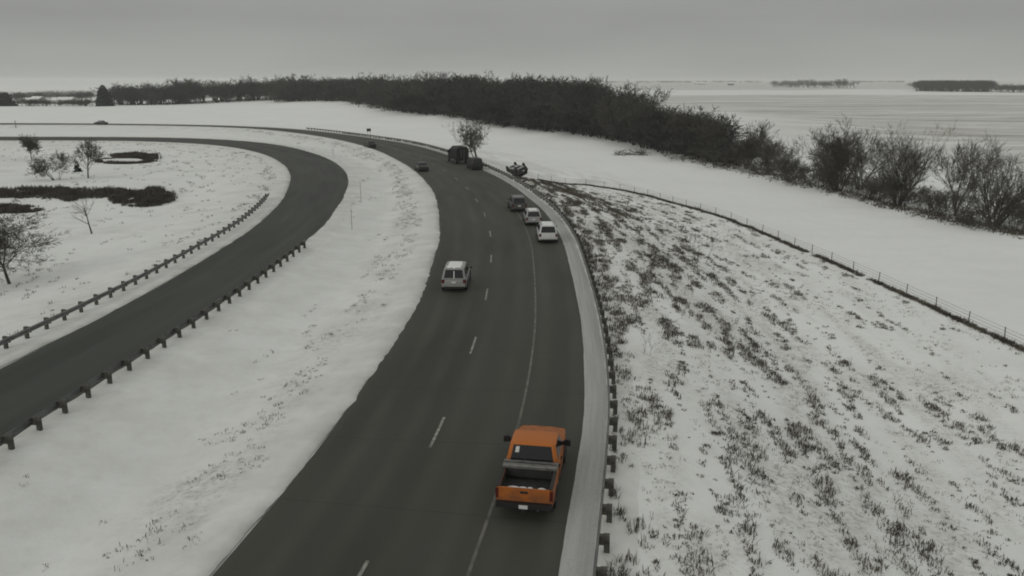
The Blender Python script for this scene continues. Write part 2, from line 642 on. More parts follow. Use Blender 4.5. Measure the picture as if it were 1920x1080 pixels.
# ------------------------------------------------------------------ road ribbons
def ribbon(name, A, B, z, m, cols=7, thick=.12, parent=None, v0=None):
    """sheet between two matched polylines (n,2), with UV u across / v along"""
    n = len(A)
    u = np.linspace(0, 1, cols)
    P = A[:, None, :] * (1 - u)[None, :, None] + B[:, None, :] * u[None, :, None]
    zz = np.full((n, cols, 1), z)
    V = np.concatenate([P, zz], -1).reshape(-1, 3)
    i = np.arange(n * cols).reshape(n, cols)
    F = np.stack([i[:-1, :-1], i[:-1, 1:], i[1:, 1:], i[1:, :-1]], -1).reshape(-1, 4)
    # make it face up
    p = V[F[0]]
    if np.cross(p[1] - p[0], p[2] - p[0])[2] < 0:
        F = F[:, ::-1]
    me = np_mesh(name, V, F)
    s = np.concatenate([[0], np.cumsum(np.linalg.norm(np.diff(A, axis=0), axis=1))])
    if v0 is not None:
        s = s + v0
    uvl = me.uv_layers.new(name='UVMap')
    vi = np.empty(len(me.loops), np.int32)
    me.loops.foreach_get('vertex_index', vi)
    uvc = np.stack([u[vi % cols], s[vi // cols]], -1).astype(np.float32)
    uvl.data.foreach_set('uv', uvc.ravel())
    o = link(name, me, m, parent)
    return o


def match(A, B):
    """for every node of path A the nearest node of path B"""
    idx = np.empty(len(A.p), int)
    for c in range(len(A.p)):
        d = B.p - A.p[c]
        idx[c] = np.argmin((d * d).sum(1))
    q = B.p[idx].copy()
    for _ in range(10):
        q[1:-1] = .5 * q[1:-1] + .25 * (q[2:] + q[:-2])
    return q


PRL = match(PR, PL)
QRL = match(QR, QL)
road = ribbon('highway_road', PR.p, PRL, 0.0, M_ROAD, 9)
tag(road, kind='structure')
rampo = ribbon('ramp_road', QR.p, QRL, 0.0, M_RAMP, 7)
tag(rampo, kind='structure')


def lane_xy(a, u):
    """a: arc length on the right edge, u: 0 right edge .. 1 left edge"""
    a = np.asarray(a, float)
    rx, ry = np.interp(a, PR.s, PR.p[:, 0]), np.interp(a, PR.s, PR.p[:, 1])
    lx, ly = np.interp(a, PR.s, PRL[:, 0]), np.interp(a, PR.s, PRL[:, 1])
    return np.stack([rx * (1 - u) + lx * u, ry * (1 - u) + ly * u], -1)


def arc_of(x, y):
    return float(PR.near(x, y)[1][0])


def stripe(name, a0, a1, u, wid, m, z=.006, step=1.0):
    n = max(2, int((a1 - a0) / step) + 1)
    a = np.linspace(a0, a1, n)
    c = lane_xy(a, u)
    t = np.gradient(c, axis=0)
    t /= np.linalg.norm(t, axis=1)[:, None]
    nrm = np.stack([t[:, 1], -t[:, 0]], 1)
    return ribbon(name, c + nrm * wid / 2, c - nrm * wid / 2, z, m, 2, parent=road)


U_EDGE, U_LANE = .262, .575
a_d = arc_of(*[float(v) for v in at(811, 832)])
k0 = -3
for k in range(k0, 15):
    a0 = a_d + k * 12.19
    if a0 < 5:
        continue
    stripe('lane_dash', a0, a0 + 3.2, U_LANE, .13, M_PAINT)
stripe('shoulder_line', 10, a_d + 75, U_EDGE, .12, M_PAINTW)


# gravel strip between the highway and the guard rail
def verge(name, path, side, offs, zs, m, a0, a1, jit=.1, step=.3, rough=.02, seed=1):
    """strip of ground along a path: side +1 right / -1 left, offs = distances from the edge, zs = heights"""
    a = np.arange(a0, a1, step)
    n, c = len(a), len(offs)
    V = np.zeros((n, c, 3))
    j = (fbm(a / 1.3, a * 0 + seed * 7.7, seed, 4) - .5) * 2 * jit + (fbm(a / 9, a * 0 + seed, seed + 3, 2) - .5) * 2 * jit
    for k in range(c):
        o = offs[k] + (j if k == 0 else j * .5 * (k == 1))
        x, y = path.pos(a, side * o)
        zk = zs[k] if not callable(zs[k]) else zs[k](x, y)
        bump = (fbm(x / .8, y / .8, seed + 9, 3) - .5) * 2 * rough if 0 < k < c - 1 else 0
        V[:, k, 0], V[:, k, 1], V[:, k, 2] = x, y, zk + bump
    i = np.arange(n * c).reshape(n, c)
    F = np.stack([i[:-1, :-1], i[:-1, 1:], i[1:, 1:], i[1:, :-1]], -1).reshape(-1, 4)
    V = V.reshape(-1, 3)
    p = V[F[0]]
    if np.cross(p[1] - p[0], p[2] - p[0])[2] < 0:
        F = F[:, ::-1]
    me = np_mesh(name, V, F)
    uvl = me.uv_layers.new(name='UVMap')
    vi = np.empty(len(me.loops), np.int32)
    me.loops.foreach_get('vertex_index', vi)
    uvl.data.foreach_set('uv', np.stack([np.array(offs)[vi % c], a[vi // c]], -1).astype(np.float32).ravel())
    ga = me.attributes.new('grime', 'FLOAT', 'POINT')
    gvals = np.interp(np.array(offs), [offs[0], offs[0] + .25, offs[0] + 1.0, offs[-1]], [.95, .72, .56, .46])
    ga.data.foreach_set('value', np.tile(gvals, n).astype(np.float32))
    o = link(name, me, m, smooth=True)
    tag(o, kind='structure')
    return o


gz = lambda x, y: ground_h(x, y) + .03
gzl = lambda x, y: ground_h(x, y) - .12
verge('gravel_shoulder', PR, 1, [-.02, .12, .5, .9, 1.25, 1.6], [.008, .02, .022, .02, .012, -.12], M_STRIP, 20, 345, .04, .4, .006, 2)
verge('snow_verge_rail', PR, 1, [1.12, 1.3, 1.7, 2.4, 3.2], [.012, .06, .05, gz, gzl], M_SNOW, 20, 345, .08, .3, .03, 3)
verge('snow_verge_far', PR, 1, [0.0, .3, 1.0, 2.4, 3.6], [.008, .06, .07, gz, gzl], M_SNOW, 345, PR.len - 2, .15, .8, .03, 4)
verge('snow_verge_highway', PL, -1, [0, .16, .6, 1.7, 3.0], [.006, .09, .11, gz, gzl], M_SNOW, 5, PL.len - 2, .17, .25, .02, 5)
verge('snow_verge_ramp', QR, 1, [0, .16, .6, 1.5, 2.6], [.006, .09, .10, gz, gzl], M_SNOW, 5, QR.len - 2, .12, .3, .02, 6)
verge('snow_verge_loop', QL, -1, [0, .16, .7, 1.8, 3.0], [.006, .08, .10, gz, gzl], M_SNOW, 5, QL.len - 2, .12, .3, .02, 7)


# ------------------------------------------------------------------ guard rails
POST_ME = MB().box(-.075, .075, -.1, .1, -.6, .74).mesh('post')
POST_ME.materials.append(M_WOOD)
BLOCK_ME = MB().box(-.075, .075, -.1, .1, -.18, .18).mesh('blockout')
BLOCK_ME.materials.append(M_WOOD)
CAP_ME = MB().loft([[(x * 1.0, y * 1.0, 0) for x, y in ((-.08, -.1), (.08, -.1), (.08, .1), (-.08, .1))],
                    [(x * .8, y * .8, .05) for x, y in ((-.08, -.1), (.08, -.1), (.08, .1), (-.08, .1))]]).mesh('snow_cap')
CAP_ME.materials.append(M_CARSNOW)


def guard_rail(label, path, side, off, a0, a1, capped=False, group='roadside guard rails'):
    """W-beam on timber posts. side: +1 posts stand to the right of the path. rail face at off, posts behind it"""
    mx, my = path.pos((a0 + a1) / 2, side * off)
    root = empty('guard_rail', (float(mx), float(my), 0))
    tag(root, label, 'guard rail', group)
    nposts = int((a1 - a0) / 1.905)
    for k in range(nposts + 1):
        a = a0 + k * 1.905
        x, y = path.pos(a, side * (off + .36))
        rz = path.head(a)
        o = link('post', POST_ME, None, root)
        o.location = (float(x) - float(mx), float(y) - float(my), 0.0)
        o.rotation_euler = (rnd.uniform(-.03, .03), rnd.uniform(-.03, .03), rz + math.pi / 2)
        bl = link('blockout', BLOCK_ME, None, o)
        bl.location = (0, side * -.2 * -1 * 1.0, .53)
        # blockout sits on the road side of the post (post local y is across the road)
        bl.location.y = .2 * side
        if capped and rnd.random() < .75:
            c = link('snow_cap', CAP_ME, None, o)
            c.location.z = .742
    # W profile (across, height)
    prof = [(0, .40), (.055, .43), (.08, .48), (.055, .53), (.01, .56), (.055, .59), (.08, .64), (.055, .69), (0, .72)]
    seg = 3.81
    k = 0
    while a0 + k * seg < a1 - .2:
        b0 = a0 + k * seg - .05
        b1 = min(a0 + (k + 1) * seg + .05, a1 + .3)
        aa = np.linspace(b0, b1, 5)
        mb = MB()
        rings = []
        for a in aa:
            ring = []
            for (d, h) in prof + [(d_ + .012, h_) for d_, h_ in reversed(prof)]:
                x, y = path.pos(a, side * (off + .10 - d + (.004 if k % 2 else 0)))
                ring.append((float(x) - float(mx), float(y) - float(my), h))
            rings.append(ring)
        mb.loft(rings)
        mb.build('rail_panel', M_STEEL, root)
        k += 1
    return root


guard_rail('long weathered steel guard rail on dark posts right of the highway', PR, 1, 1.12, 62, 322)
ra0 = float(QR.near(*[float(v) for v in at(-40, 885)])[1][0])
ra1 = float(QR.near(*[float(v) for v in at(590, 462)])[1][0])
guard_rail('guard rail with snow behind its posts between the ramp and the median', QR, 1, .35, ra0, ra1)
rb0 = float(QL.near(*[float(v) for v in at(-60, 672)])[1][0])
rb1 = float(QL.near(*[float(v) for v in at(503, 372)])[1][0])
guard_rail('guard rail on the loop side of the ramp beside the marsh', QL, -1, 1.75, rb0, rb1)


# ------------------------------------------------------------------ bare trees
class Bark:
    def __init__(s):
        s.a, s.b = MB(), []      # wood, twig triangles


def grow(bk, r, p, d, length, rad, lvl, maxl, kids, up, wig, twig, sides, out, tw=.03, low=.35, an=(.4, .95)):
    n = 4 if lvl < maxl else 3
    pts, rads = [p.copy()], [rad]
    q, dd = p.copy(), d.copy()
    for k in range(n):
        dd = (dd + Vector((r.gauss(0, wig), r.gauss(0, wig), r.gauss(0, wig) + up)) + out * .03).normalized()
        q = q + dd * (length / n)
        pts.append(q.copy())
        rads.append(rad * (1 - .72 * (k + 1) / n))
    bk[0 if lvl <= 1 else 1].tube(pts, rads, sides if lvl == 0 else (4 if lvl < 2 else 3))
    nk = kids[min(lvl, len(kids) - 1)]
    for c in range(nk):
        f = r.uniform(.28, 1.0) if lvl > 0 else r.uniform(low, 1.0)
        i0 = min(int(f * n), n - 1)
        fr = f * n - i0
        b = pts[i0].lerp(pts[i0 + 1], fr)
        ax = (pts[i0 + 1] - pts[i0]).normalized()
        side = ax.cross(Vector((r.gauss(0, 1), r.gauss(0, 1), r.gauss(0, 1)))).normalized()
        ang = r.uniform(*an)
        nd = (ax * math.cos(ang) + side * math.sin(ang)).normalized()
        if lvl < maxl:
            grow(bk, r, b, nd, length * r.uniform(.45, .72), rads[i0] * r.uniform(.42, .6), lvl + 1, maxl, kids, up, wig * 1.1, twig, sides, out, tw, low, an)
        else:
            L = twig * r.uniform(.5, 1.2)
            e_ = b + (nd + Vector((0, 0, up))) * L
            w1 = nd.cross(Vector((r.gauss(0, 1), r.gauss(0, 1), r.gauss(0, 1)))).normalized() * tw
            m_ = b.lerp(e_, .5) + Vector((r.gauss(0, 1), r.gauss(0, 1), r.gauss(0, 1))) * L * .08
            bk[1].add([b - w1, b + w1, m_ + w1 * .7, m_ - w1 * .7, e_], [(0, 1, 2, 3), (3, 2, 4)])


def bare_tree(label, cat, pos, h, seed, stems=1, lean=.15, kids=(7, 6, 5, 6), maxl=3, up=.06, wig=.16, rad=None, twig=1.0, tw=.03, name='bare_tree', group=None, spread=1.0, wide=1.0, low=.35, an=(.4, .95)):
    r = random.Random(seed)
    bk = [MB(), MB()]
    rad = rad or h * .02
    for k in range(stems):
        a = r.uniform(0, 6.283) if stems > 1 else r.uniform(0, 6.28)
        o = Vector((math.cos(a), math.sin(a), 0)) * (0 if stems == 1 else r.uniform(.15, .6) * spread)
        d = Vector((math.cos(a) * lean * r.uniform(.5, 1.6), math.sin(a) * lean * r.uniform(.5, 1.6), 1)).normalized()
        L = h * r.uniform(.62, .78) * (1 if stems == 1 else r.uniform(.75, 1.05))
        grow(bk, r, Vector((o.x, o.y, -.4)), d, L, rad * (1 if stems == 1 else r.uniform(.55, .9)), 0, maxl, kids, up, wig, twig, 7, Vector((math.cos(a), math.sin(a), 0)) * spread, tw, low, an)
    # bring to the asked height
    for b in bk:
        if not b.v:
            continue
    top = max(p[2] for b in bk for p in b.v)
    k = h / top
    for b in bk:
        b.v = [(x * k * wide, y * k * wide, z * k if z > 0 else z) for x, y, z in b.v]
    root = empty(name, pos, 0)
    tag(root, label, cat, group)
    bk[0].build('trunk', M_BARK, root)
    bk[1].build('crown', M_TWIG, root)
    return root


def ppm_at(py, z):
    return CP * (py - 150) / (CAM_H - z)


def tree_px(label, px, py, top, seed, **kw):
    x, y, z = [float(v) for v in gp(px, py)]
    h = (py - top) / ppm_at(py, z) * 1.02
    nm = kw.pop('name', 'bare_tree')
    return bare_tree(label, kw.pop('cat', 'tree'), (x, y, z), h, seed, name=nm, **kw)


# creek line, right to left
CG = 'bare trees along the creek'
BG = 'bare shrubs along the creek'
V = dict(stems=9, lean=.26, kids=(8, 5, 4, 4), maxl=3, up=.13, tw=.026, twig=1.1, group=CG, low=.12, an=(.25, .75))
tree_px('wide multi-stemmed bare tree cut by the right edge of the picture', 1862, 424, 246, 101, **{**V, 'stems': 10, 'lean': .34})
tree_px('leaning bare tree just left of the rightmost creek tree', 1790, 404, 258, 102, **{**V, 'stems': 3, 'lean': .4, 'kids': (6, 5, 5, 5)})
tree_px('tall vase-shaped bare tree with many dark stems in the creek line', 1682, 386, 222, 103, **{**V, 'stems': 13, 'lean': .3})
tree_px('rounded dense bare tree left of the vase-shaped one', 1570, 358, 214, 104, **{**V, 'stems': 12, 'lean': .28, 'tw': .034, 'kids': (7, 5, 5, 5)})
tree_px('slim bare tree right behind the rounded dense one', 1612, 356, 238, 105, **{**V, 'stems': 5, 'lean': .3})
tree_px('short pale bare tree at the gap in the creek line', 1483, 342, 262, 106, **{**V, 'stems': 5, 'lean': .35})
tree_px('small bare tree left of the gap in the creek line', 1440, 329, 246, 107, **{**V, 'stems': 5})
tree_px('medium bare tree at the foot of the dark creek wood', 1400, 317, 222, 108, **{**V, 'stems': 6, 'tw': .045})
tree_px('dark broad bare tree rising over the right end of the wood', 1330, 304, 204, 109, **{**V, 'stems': 8, 'lean': .16, 'tw': .045, 'kids': (7, 5, 5, 5)})
tree_px('dark bare tree second from the right end of the wood', 1285, 293, 194, 110, **{**V, 'stems': 8, 'lean': .2, 'tw': .045, 'kids': (7, 5, 5, 5)})
tree_px('pale-topped bare tree standing out of the wood beside the far cropland', 1205, 276, 160, 111, **{**V, 'stems': 6, 'tw': .045})
tree_px('bare tree beside the pale-topped one over the brush pile', 1150, 264, 166, 112, **{**V, 'stems': 7, 'tw': .045})
W_ = dict(stems=9, lean=.55, kids=(5, 5, 4), maxl=2, up=.04, tw=.03, twig=.8, name='bare_shrub', cat='shrub', group=BG)
for q, (px, py, tp, lb) in enumerate([
        (1905, 436, 378, 'low bare shrub at the right edge under the wide tree'),
        (1830, 424, 372, 'bare shrub between the two rightmost creek trees'),
        (1752, 404, 345, 'bare shrub right of the vase-shaped tree'),
        (1640, 374, 318, 'bare shrub left of the vase-shaped tree'),
        (1535, 352, 305, 'bare shrub at the left foot of the rounded dense tree'),
        (1498, 348, 310, 'small bare shrub at the creek gap'),
        (1462, 337, 296, 'bare shrub left of the creek gap'),
        (1422, 325, 284, 'dark bare shrub under the medium tree'),
        (1372, 315, 272, 'dark bare shrub in front of the broad dark tree'),
        (1318, 304, 262, 'dark bare shrub at the wood edge below its right end')]):
    tree_px(lb, px, py, tp, 200 + q, **{**W_, 'spread': 1.6})

# lone trees
tree_px('lone bare tree behind the box truck at the bend', 893, 300, 216, 120, stems=3, lean=.3, kids=(8, 5, 5, 5), maxl=3, up=.09, tw=.04, twig=1.0, rad=.26)
tree_px('large dark bare tree at the left edge of the picture', 19, 532, 370, 121, wide=1.55, stems=1, lean=.04, kids=(17, 8, 6, 6), maxl=3, up=.02, wig=.17, tw=.027, twig=.65)
tree_px('slender young bare tree in the loop beside the ramp rail', 173, 438, 352, 122, stems=1, lean=.03, kids=(10, 4, 4), maxl=2, up=.05, wig=.07, tw=.014, twig=.5, rad=.13)
tree_px('bare tree with forked crown in front of the far pond', 165, 334, 258, 123, stems=1, lean=.05, kids=(12, 6, 4, 4), maxl=3, up=.09, wig=.12, tw=.035, twig=.8)
tree_px('squat bushy bare tree left of the forked one', 107, 338, 279, 124, stems=5, lean=.35, kids=(7, 5, 4, 4), maxl=3, up=.06, tw=.035, twig=.7)
tree_px('round-crowned bare tree farthest left in the loop', 60, 300, 250, 125, stems=1, lean=.05, kids=(14, 7, 5, 5), maxl=3, up=.05, wig=.15, tw=.045, twig=.8)
tree_px('thin bare sapling on the weedy slope below the fence', 1316, 492, 418, 126, stems=3, lean=.2, kids=(6, 4, 4), maxl=2, up=.05, wig=.1, tw=.012, twig=.4, rad=.04, name='sapling')
tree_px('small leafless weed stalk tree beside the guard rail slope', 1206, 668, 612, 127, stems=2, lean=.15, kids=(5, 3, 3), maxl=2, up=.05, wig=.1, tw=.008, twig=.25, rad=.02, name='sapling')


def conifer(label, pos, h, rw, seed, cat='evergreen', group=None, n=420, pw=.8):
    r = random.Random(seed)
    root = empty('evergreen_tree', pos)
    tag(root, label, cat, group)
    MB().tube([(0, 0, -.3), (0, 0, h * .5), (0, 0, h * .95)], [h * .018, h * .012, .02], 6).build('trunk', M_BARK, root)
    mb = MB()
    for k in range(n):
        f = r.random() ** 1.3
        z = h * (.06 + .94 * f)
        R = rw * (1 - f) ** pw * r.uniform(.35, 1.08) + .05
        a = r.uniform(0, 6.283)
        c, s_ = math.cos(a), math.sin(a)
        wd = R * .22 + h * .012
        z2 = z - R * r.uniform(.1, .45)
        mb.add([(c * R * .15, s_ * R * .15, z), (c * R * .75 - s_ * wd, s_ * R * .75 + c * wd, z2 + .1 * R), (c * R, s_ * R, z2), (c * R * .75 + s_ * wd, s_ * R * .75 - c * wd, z2 + .1 * R), (c * R * .7, s_ * R * .7, z2 - wd * .8)],
               [(0, 1, 2), (0, 2, 3), (0, 4, 2)])
    mb.build('crown', M_GREEN, root)
    return root


x, y, z = [float(v) for v in gp(146, 322)]
conifer('tiny dark evergreen beside the forked bare tree in the loop', (x, y, z), 2.3, .9, 31, n=160)
x, y, z = [float(v) for v in gp(197, 199)]
conifer('tall dark full-crowned evergreen at the left of the horizon treeline', (x, y, z), 15, 7.0, 32, n=700, pw=.4)
x, y, z = [float(v) for v in gp(12, 199)]
conifer('dark evergreen at the far left end of the horizon', (x, y, z), 10, 8.0, 33, n=600, pw=.4)

# ------------------------------------------------------------------ far woods: one mass
TEMPL = []
for sd_ in range(7):
    r = random.Random(900 + sd_)
    bk = [MB(), MB()]
    for k in range(3):
        a = r.uniform(0, 6.28)
        grow(bk, r, Vector((math.cos(a) * .3, math.sin(a) * .3, 0)), Vector((math.cos(a) * .25, math.sin(a) * .25, 1)).normalized(), 9, .2, 0, 2, (6, 5, 5), .05, .15, 1.7, 4, Vector((math.cos(a), math.sin(a), 0)), .10)
    vs = bk[0].v + bk[1].v
    fs = bk[0].f + [tuple(i_ + len(bk[0].v) for i_ in q) for q in bk[1].f]
    tri = []
    for q in fs:
        for k in range(1, len(q) - 1):
            tri.append((q[0], q[k], q[k + 1]))
    va = np.array(vs)
    va /= va[:, 2].max()
    TEMPL.append((va, np.array(tri)))


def wood(name, label, xy, hts, m=M_FAR, wide=1.0):
    Vs, Fs, off = [], [], 0
    xs_, ys_ = xy
    zs_ = ground_h(xs_, ys_)
    for k in range(len(xs_)):
        va, fa = TEMPL[k % len(TEMPL)]
        a = nrg.uniform(0, 6.28)
        s = hts[k]
        c, sn = math.cos(a) * wide, math.sin(a) * wide
        Vs.append(np.stack([(va[:, 0] * c - va[:, 1] * sn) * s + xs_[k], (va[:, 0] * sn + va[:, 1] * c) * s + ys_[k], va[:, 2] * s + zs_[k] - .2], 1))
        Fs.append(fa + off)
        off += len(va)
    o = link(name, np_mesh(name, np.vstack(Vs), np.vstack(Fs)), m)
    tag(o, label, 'woodland', kind='stuff')
    return o


def scatter_edge(n, xr, edge, depth, power=1.6):
    px = nrg.uniform(xr[0], xr[1], n)
    py = np.interp(px, [e_[0] for e_ in edge], [e_[1] for e_ in edge])
    x, y, _ = gp(px, py)
    d = np.hypot(x, y)
    dep = nrg.random(n) ** power * np.interp(px, [e_[0] for e_ in depth], [e_[1] for e_ in depth])
    return x * (1 + dep / d) + nrg.normal(0, 2, n), y * (1 + dep / d)


EDGE = [(500, 193), (560, 190), (650, 190), (700, 203), (780, 214), (860, 221), (900, 230), (960, 240), (1050, 248), (1150, 261), (1250, 283), (1320, 299), (1400, 316), (1440, 328)]
xy = scatter_edge(620, (520, 1330), EDGE, [(520, 60), (600, 110), (800, 160), (1000, 150), (1100, 90), (1180, 45), (1250, 26), (1440, 8)], 1.4)
dist = np.hypot(*xy)
wood('creek_wood', 'dark leafless wood along the creek north of the highway', xy, np.clip(nrg.normal(12.8, 2.3, 620), 7, 18.5) * np.interp(dist, [150, 230, 300, 420], [.55, .72, .92, 1.05]), wide=1.25)
xy = scatter_edge(500, (520, 1400), EDGE, [(520, 20), (1100, 20), (1400, 6)], 1.0)
wood('creek_thicket', 'dark brush filling the foot of the creek wood', xy, nrg.uniform(3.5, 6.5, 500), wide=2.0)
xy = scatter_edge(230, (215, 560), [(215, 197), (300, 197), (380, 194), (470, 190), (560, 189)], [(215, 25), (560, 50)], 1.0)
wood('horizon_wood', 'dark band of trees along the left horizon', xy, np.clip(nrg.normal(12.5, 3, 230), 6, 20), wide=1.4)
px = nrg.uniform(-20, 560, 420)
dd_ = nrg.uniform(1700, 3600, 420)
xy = ((px - 960) / FPX / CP * dd_, dd_)
wood('distant_wood', 'thin row of bare trees on the far left skyline', xy, nrg.uniform(12, 24, 420), wide=2.2)
xy = scatter_edge(46, (-10, 180), [(0, 190), (215, 190)], [(0, 50), (215, 50)], 1.0)
wood('roadside_grove', 'scattered bare trees round the far left houses', xy, nrg.uniform(6, 10, 46), wide=1.5)
xy = scatter_edge(50, (0, 185), [(0, 199), (215, 199)], [(0, 8), (215, 8)], 1.0)
wood('field_hedge', 'low dark scrub row below the left skyline', xy, nrg.uniform(3, 6, 70), wide=2.2)

xy = scatter_edge(85, (1430, 1930), [(1430, 327), (1490, 343), (1560, 354), (1700, 386), (1800, 408), (1930, 432)], [(1430, 12), (1930, 9)], 1.0)
wood('creek_brush', 'low grey brush filling the gaps between the creek trees', xy, np.clip(nrg.normal(2.3, 1.0, 85), 1.0, 5.0), M_TWIG, wide=1.7)

# right horizon
xy = scatter_edge(60, (1450, 1602), [(1450, 164), (1602, 166)], [(1450, 70), (1602, 70)], 1.0)
wood('farm_grove', 'sparse grove around a farm on the right horizon', xy, nrg.uniform(11, 21, 60), wide=1.2)
xy = scatter_edge(200, (1722, 1855), [(1720, 171), (1860, 173)], [(1720, 70), (1860, 70)], 1.0)
wood('windbreak', 'long dense dark windbreak on the right horizon', xy, nrg.uniform(15, 19, 200), M_GREEN, wide=1.5)
xy = scatter_edge(30, (1868, 1925), [(1860, 173), (1925, 174)], [(1860, 40), (1925, 40)], 1.0)
wood('edge_grove', 'small grove touching the right edge of the horizon', xy, nrg.uniform(9, 13, 30), wide=1.6)
xy = scatter_edge(260, (1080, 1700), [(1080, 155.5), (1700, 155)], [(1080, 300), (1700, 300)], 1.0)
wood('skyline_trees', 'faint thin line of trees on the flat skyline', xy, nrg.uniform(8, 16, 260), wide=3.0)

# ------------------------------------------------------------------ grass and weeds
def tufts(name, label, x, y, hmin, hmax, blades=11, spread=.16, wid=.014, m=M_GRASS, lean=.8, size=None):
    n = len(x)
    z = ground_h(x, y)
    sz = nrg.uniform(hmin, hmax, n) if size is None else size
    X = np.repeat(x, blades)
    Yv = np.repeat(y, blades)
    Zv = np.repeat(z, blades)
    S = np.repeat(sz, blades) * nrg.uniform(.5, 1.15, n * blades)
    k = len(X)
    a = nrg.uniform(0, 6.283, k)
    rr = np.sqrt(nrg.random(k)) * spread * np.repeat(sz / ((hmin + hmax) / 2), blades)
    bx, by = X + np.cos(a) * rr, Yv + np.sin(a) * rr
    b = nrg.uniform(0, 6.283, k)
    ln = nrg.uniform(.15, lean, k)
    tx, ty, tz = bx + np.cos(b) * S * ln, by + np.sin(b) * S * ln, Zv + S * np.sqrt(np.maximum(.08, 1 - .8 * ln * ln))
    mx_, my_, mz_ = (bx * .55 + tx * .45), (by * .55 + ty * .45), Zv + (tz - Zv) * .62
    wx, wy = -np.sin(b) * wid, np.cos(b) * wid
    V_ = np.stack([np.stack([bx - wx, by - wy, Zv - .06], 1), np.stack([bx + wx, by + wy, Zv - .06], 1),
                   np.stack([mx_ + wx, my_ + wy, mz_], 1), np.stack([mx_ - wx, my_ - wy, mz_], 1), np.stack([tx, ty, tz], 1)], 1).reshape(-1, 3)
    i_ = np.arange(k)[:, None] * 5
    F_ = np.vstack([np.hstack([i_, i_ + 1, i_ + 2]), np.hstack([i_, i_ + 2, i_ + 3]), np.hstack([i_ + 3, i_ + 2, i_ + 4])])
    o = link(name, np_mesh(name, V_, F_), m)
    tag(o, label, 'grass', kind='stuff')
    return o


fence_px = [(1010, 338), (1080, 345), (1140, 353), (1200, 364), (1280, 386), (1400, 425), (1500, 468), (1600, 511), (1700, 555), (1800, 602), (1916, 655), (1990, 690)]
fx, fy, fz = gp(np.array([p[0] for p in fence_px]), np.array([p[1] for p in fence_px]))
FENCE = Path(list(zip(fx[::-1], fy[::-1])), 12, 1)

# weedy slope: streaks along the road
n = 90000
ta, so = nrg.uniform(66, 250, n), nrg.uniform(1.5, 40, n)
gx, gy = PR.pos(ta, so)
dF = -FENCE.near(gx, gy)[0]
dens = fbm(ta / 2.6, so / .5, 51, 4)
patchy = fbm(ta / 17, so / 5, 61, 3)
thr = .590 - .09 * sm((gy - 40) / 45) * sm((17 - so) / 9) + .085 * sm((so - 13) / 12) - (patchy - .5) * .24
keep = ((dens > thr) | (nrg.random(n) < .012)) & (dF > .4) & (nrg.random(n) < .85)
gx, gy, q_ = gx[keep], gy[keep], (dens - thr)[keep]
tufts('slope_grass', 'dark dead grass tufts in streaks on the snowy slope', gx, gy, .12, .36, 11, .24, .015, lean=1.15, size=np.clip(.11 + q_ * 1.5, .07, .32) * nrg.uniform(.7, 1.3, len(gx)))
n = 26000
ta, so = nrg.uniform(66, 250, n), nrg.uniform(1.5, 40, n)
gx, gy = PR.pos(ta, so)
dF = -FENCE.near(gx, gy)[0]
keep = (fbm(ta / 3.5, so / .8, 57, 4) > .50 + .05 * sm((so - 14) / 12)) & (dF > .4) & (nrg.random(n) < .8)
tufts('slope_stubble', 'pale short stubble showing through the slope snow', gx[keep], gy[keep], .05, .17, 7, .2, .012, mat('pale_stubble', (.19, .18, .15), .95, var=.4, vscale=.6), lean=1.15)
# weeds along the guard rail posts
n = 2600
ta, so = nrg.uniform(66, 300, n), nrg.normal(1.85, .35, n)
kp = (so > 1.35) & (fbm(ta / 2.0, so, 71, 3) > .44)
gx, gy = PR.pos(ta[kp], so[kp])
tufts('rail_weeds', 'dark weeds grown up behind the highway guard rail', gx, gy, .2, .5, 10, .16, .014)
# along the fence
n = 5200
ta, so = nrg.uniform(0, FENCE.len, n), nrg.normal(0, .17, n)
gx, gy = FENCE.pos(ta, so)
kp = fbm(ta / 3.3, so * 0 + 3, 81, 3) > .18
tufts('fence_weeds', 'dark tall weeds along the field fence', gx[kp], gy[kp], .10, .36, 9, .2, .013)
# median
n = 15000
ta, so = nrg.uniform(40, 330, n), nrg.uniform(1.0, 13, n)
gx, gy = PL.pos(ta, -so)
d1m = QR.near(gx, gy)[0]
dn = fbm(ta / 3, so / 1.1, 91, 4)
band = np.exp(-((so - 3.7) / 1.7) ** 2)
kp = (dn > .76 - .29 * band - .05 * (ta > 150)) & (d1m > 1.2) & (nrg.random(n) < .75)
tufts('median_grass', 'scattered grey grass stubs in the snowy median', gx[kp], gy[kp], .05, .18, 9, .2, .011, lean=1.1)
# loop
n = 16000
ta, so = nrg.uniform(40, 330, n), nrg.uniform(2.4, 40, n)
gx, gy = QL.pos(ta, -so)
dn = fbm(ta / 3.5, so / 1.2, 95, 4)
kp = (dn > .67 - .18 * np.exp(-((so - 2.8) / 1.5) ** 2) - .06 * np.exp(-((so - 13) / 6) ** 2)) & (nrg.random(n) < .8)
tufts('loop_grass', 'grey dead grass in the snow inside the loop ramp', gx[kp], gy[kp], .10, .32, 8, .22, .016, lean=1.1)
# creek bank grass
n = 1300
px = nrg.uniform(1240, 1925, n)
py = np.interp(px, [1240, 1320, 1400, 1550, 1700, 1925], [287, 303, 320, 354, 394, 440]) + nrg.normal(0, 4.5, n)
gx, gy, _ = gp(px, py)
tufts('creek_grass', 'dark dead grass along the creek bank under the trees', gx, gy, .2, .6, 8, .4, .03, lean=1.0)


def reeds(name, label, px, py, h0, h1, wid=.03):
    x, y, _ = gp(px, py)
    f = fbm(x / 2.2, y / 2.2, 77, 3)
    k = f > .34
    x, y, f = x[k], y[k], f[k]
    return tufts(name, label, x, y, h0, h1, 6, .3, wid, M_REED, .7, size=(h0 + (h1 - h0) * sm((f - .3) / .4)) * nrg.uniform(.55, 1.15, len(x)))


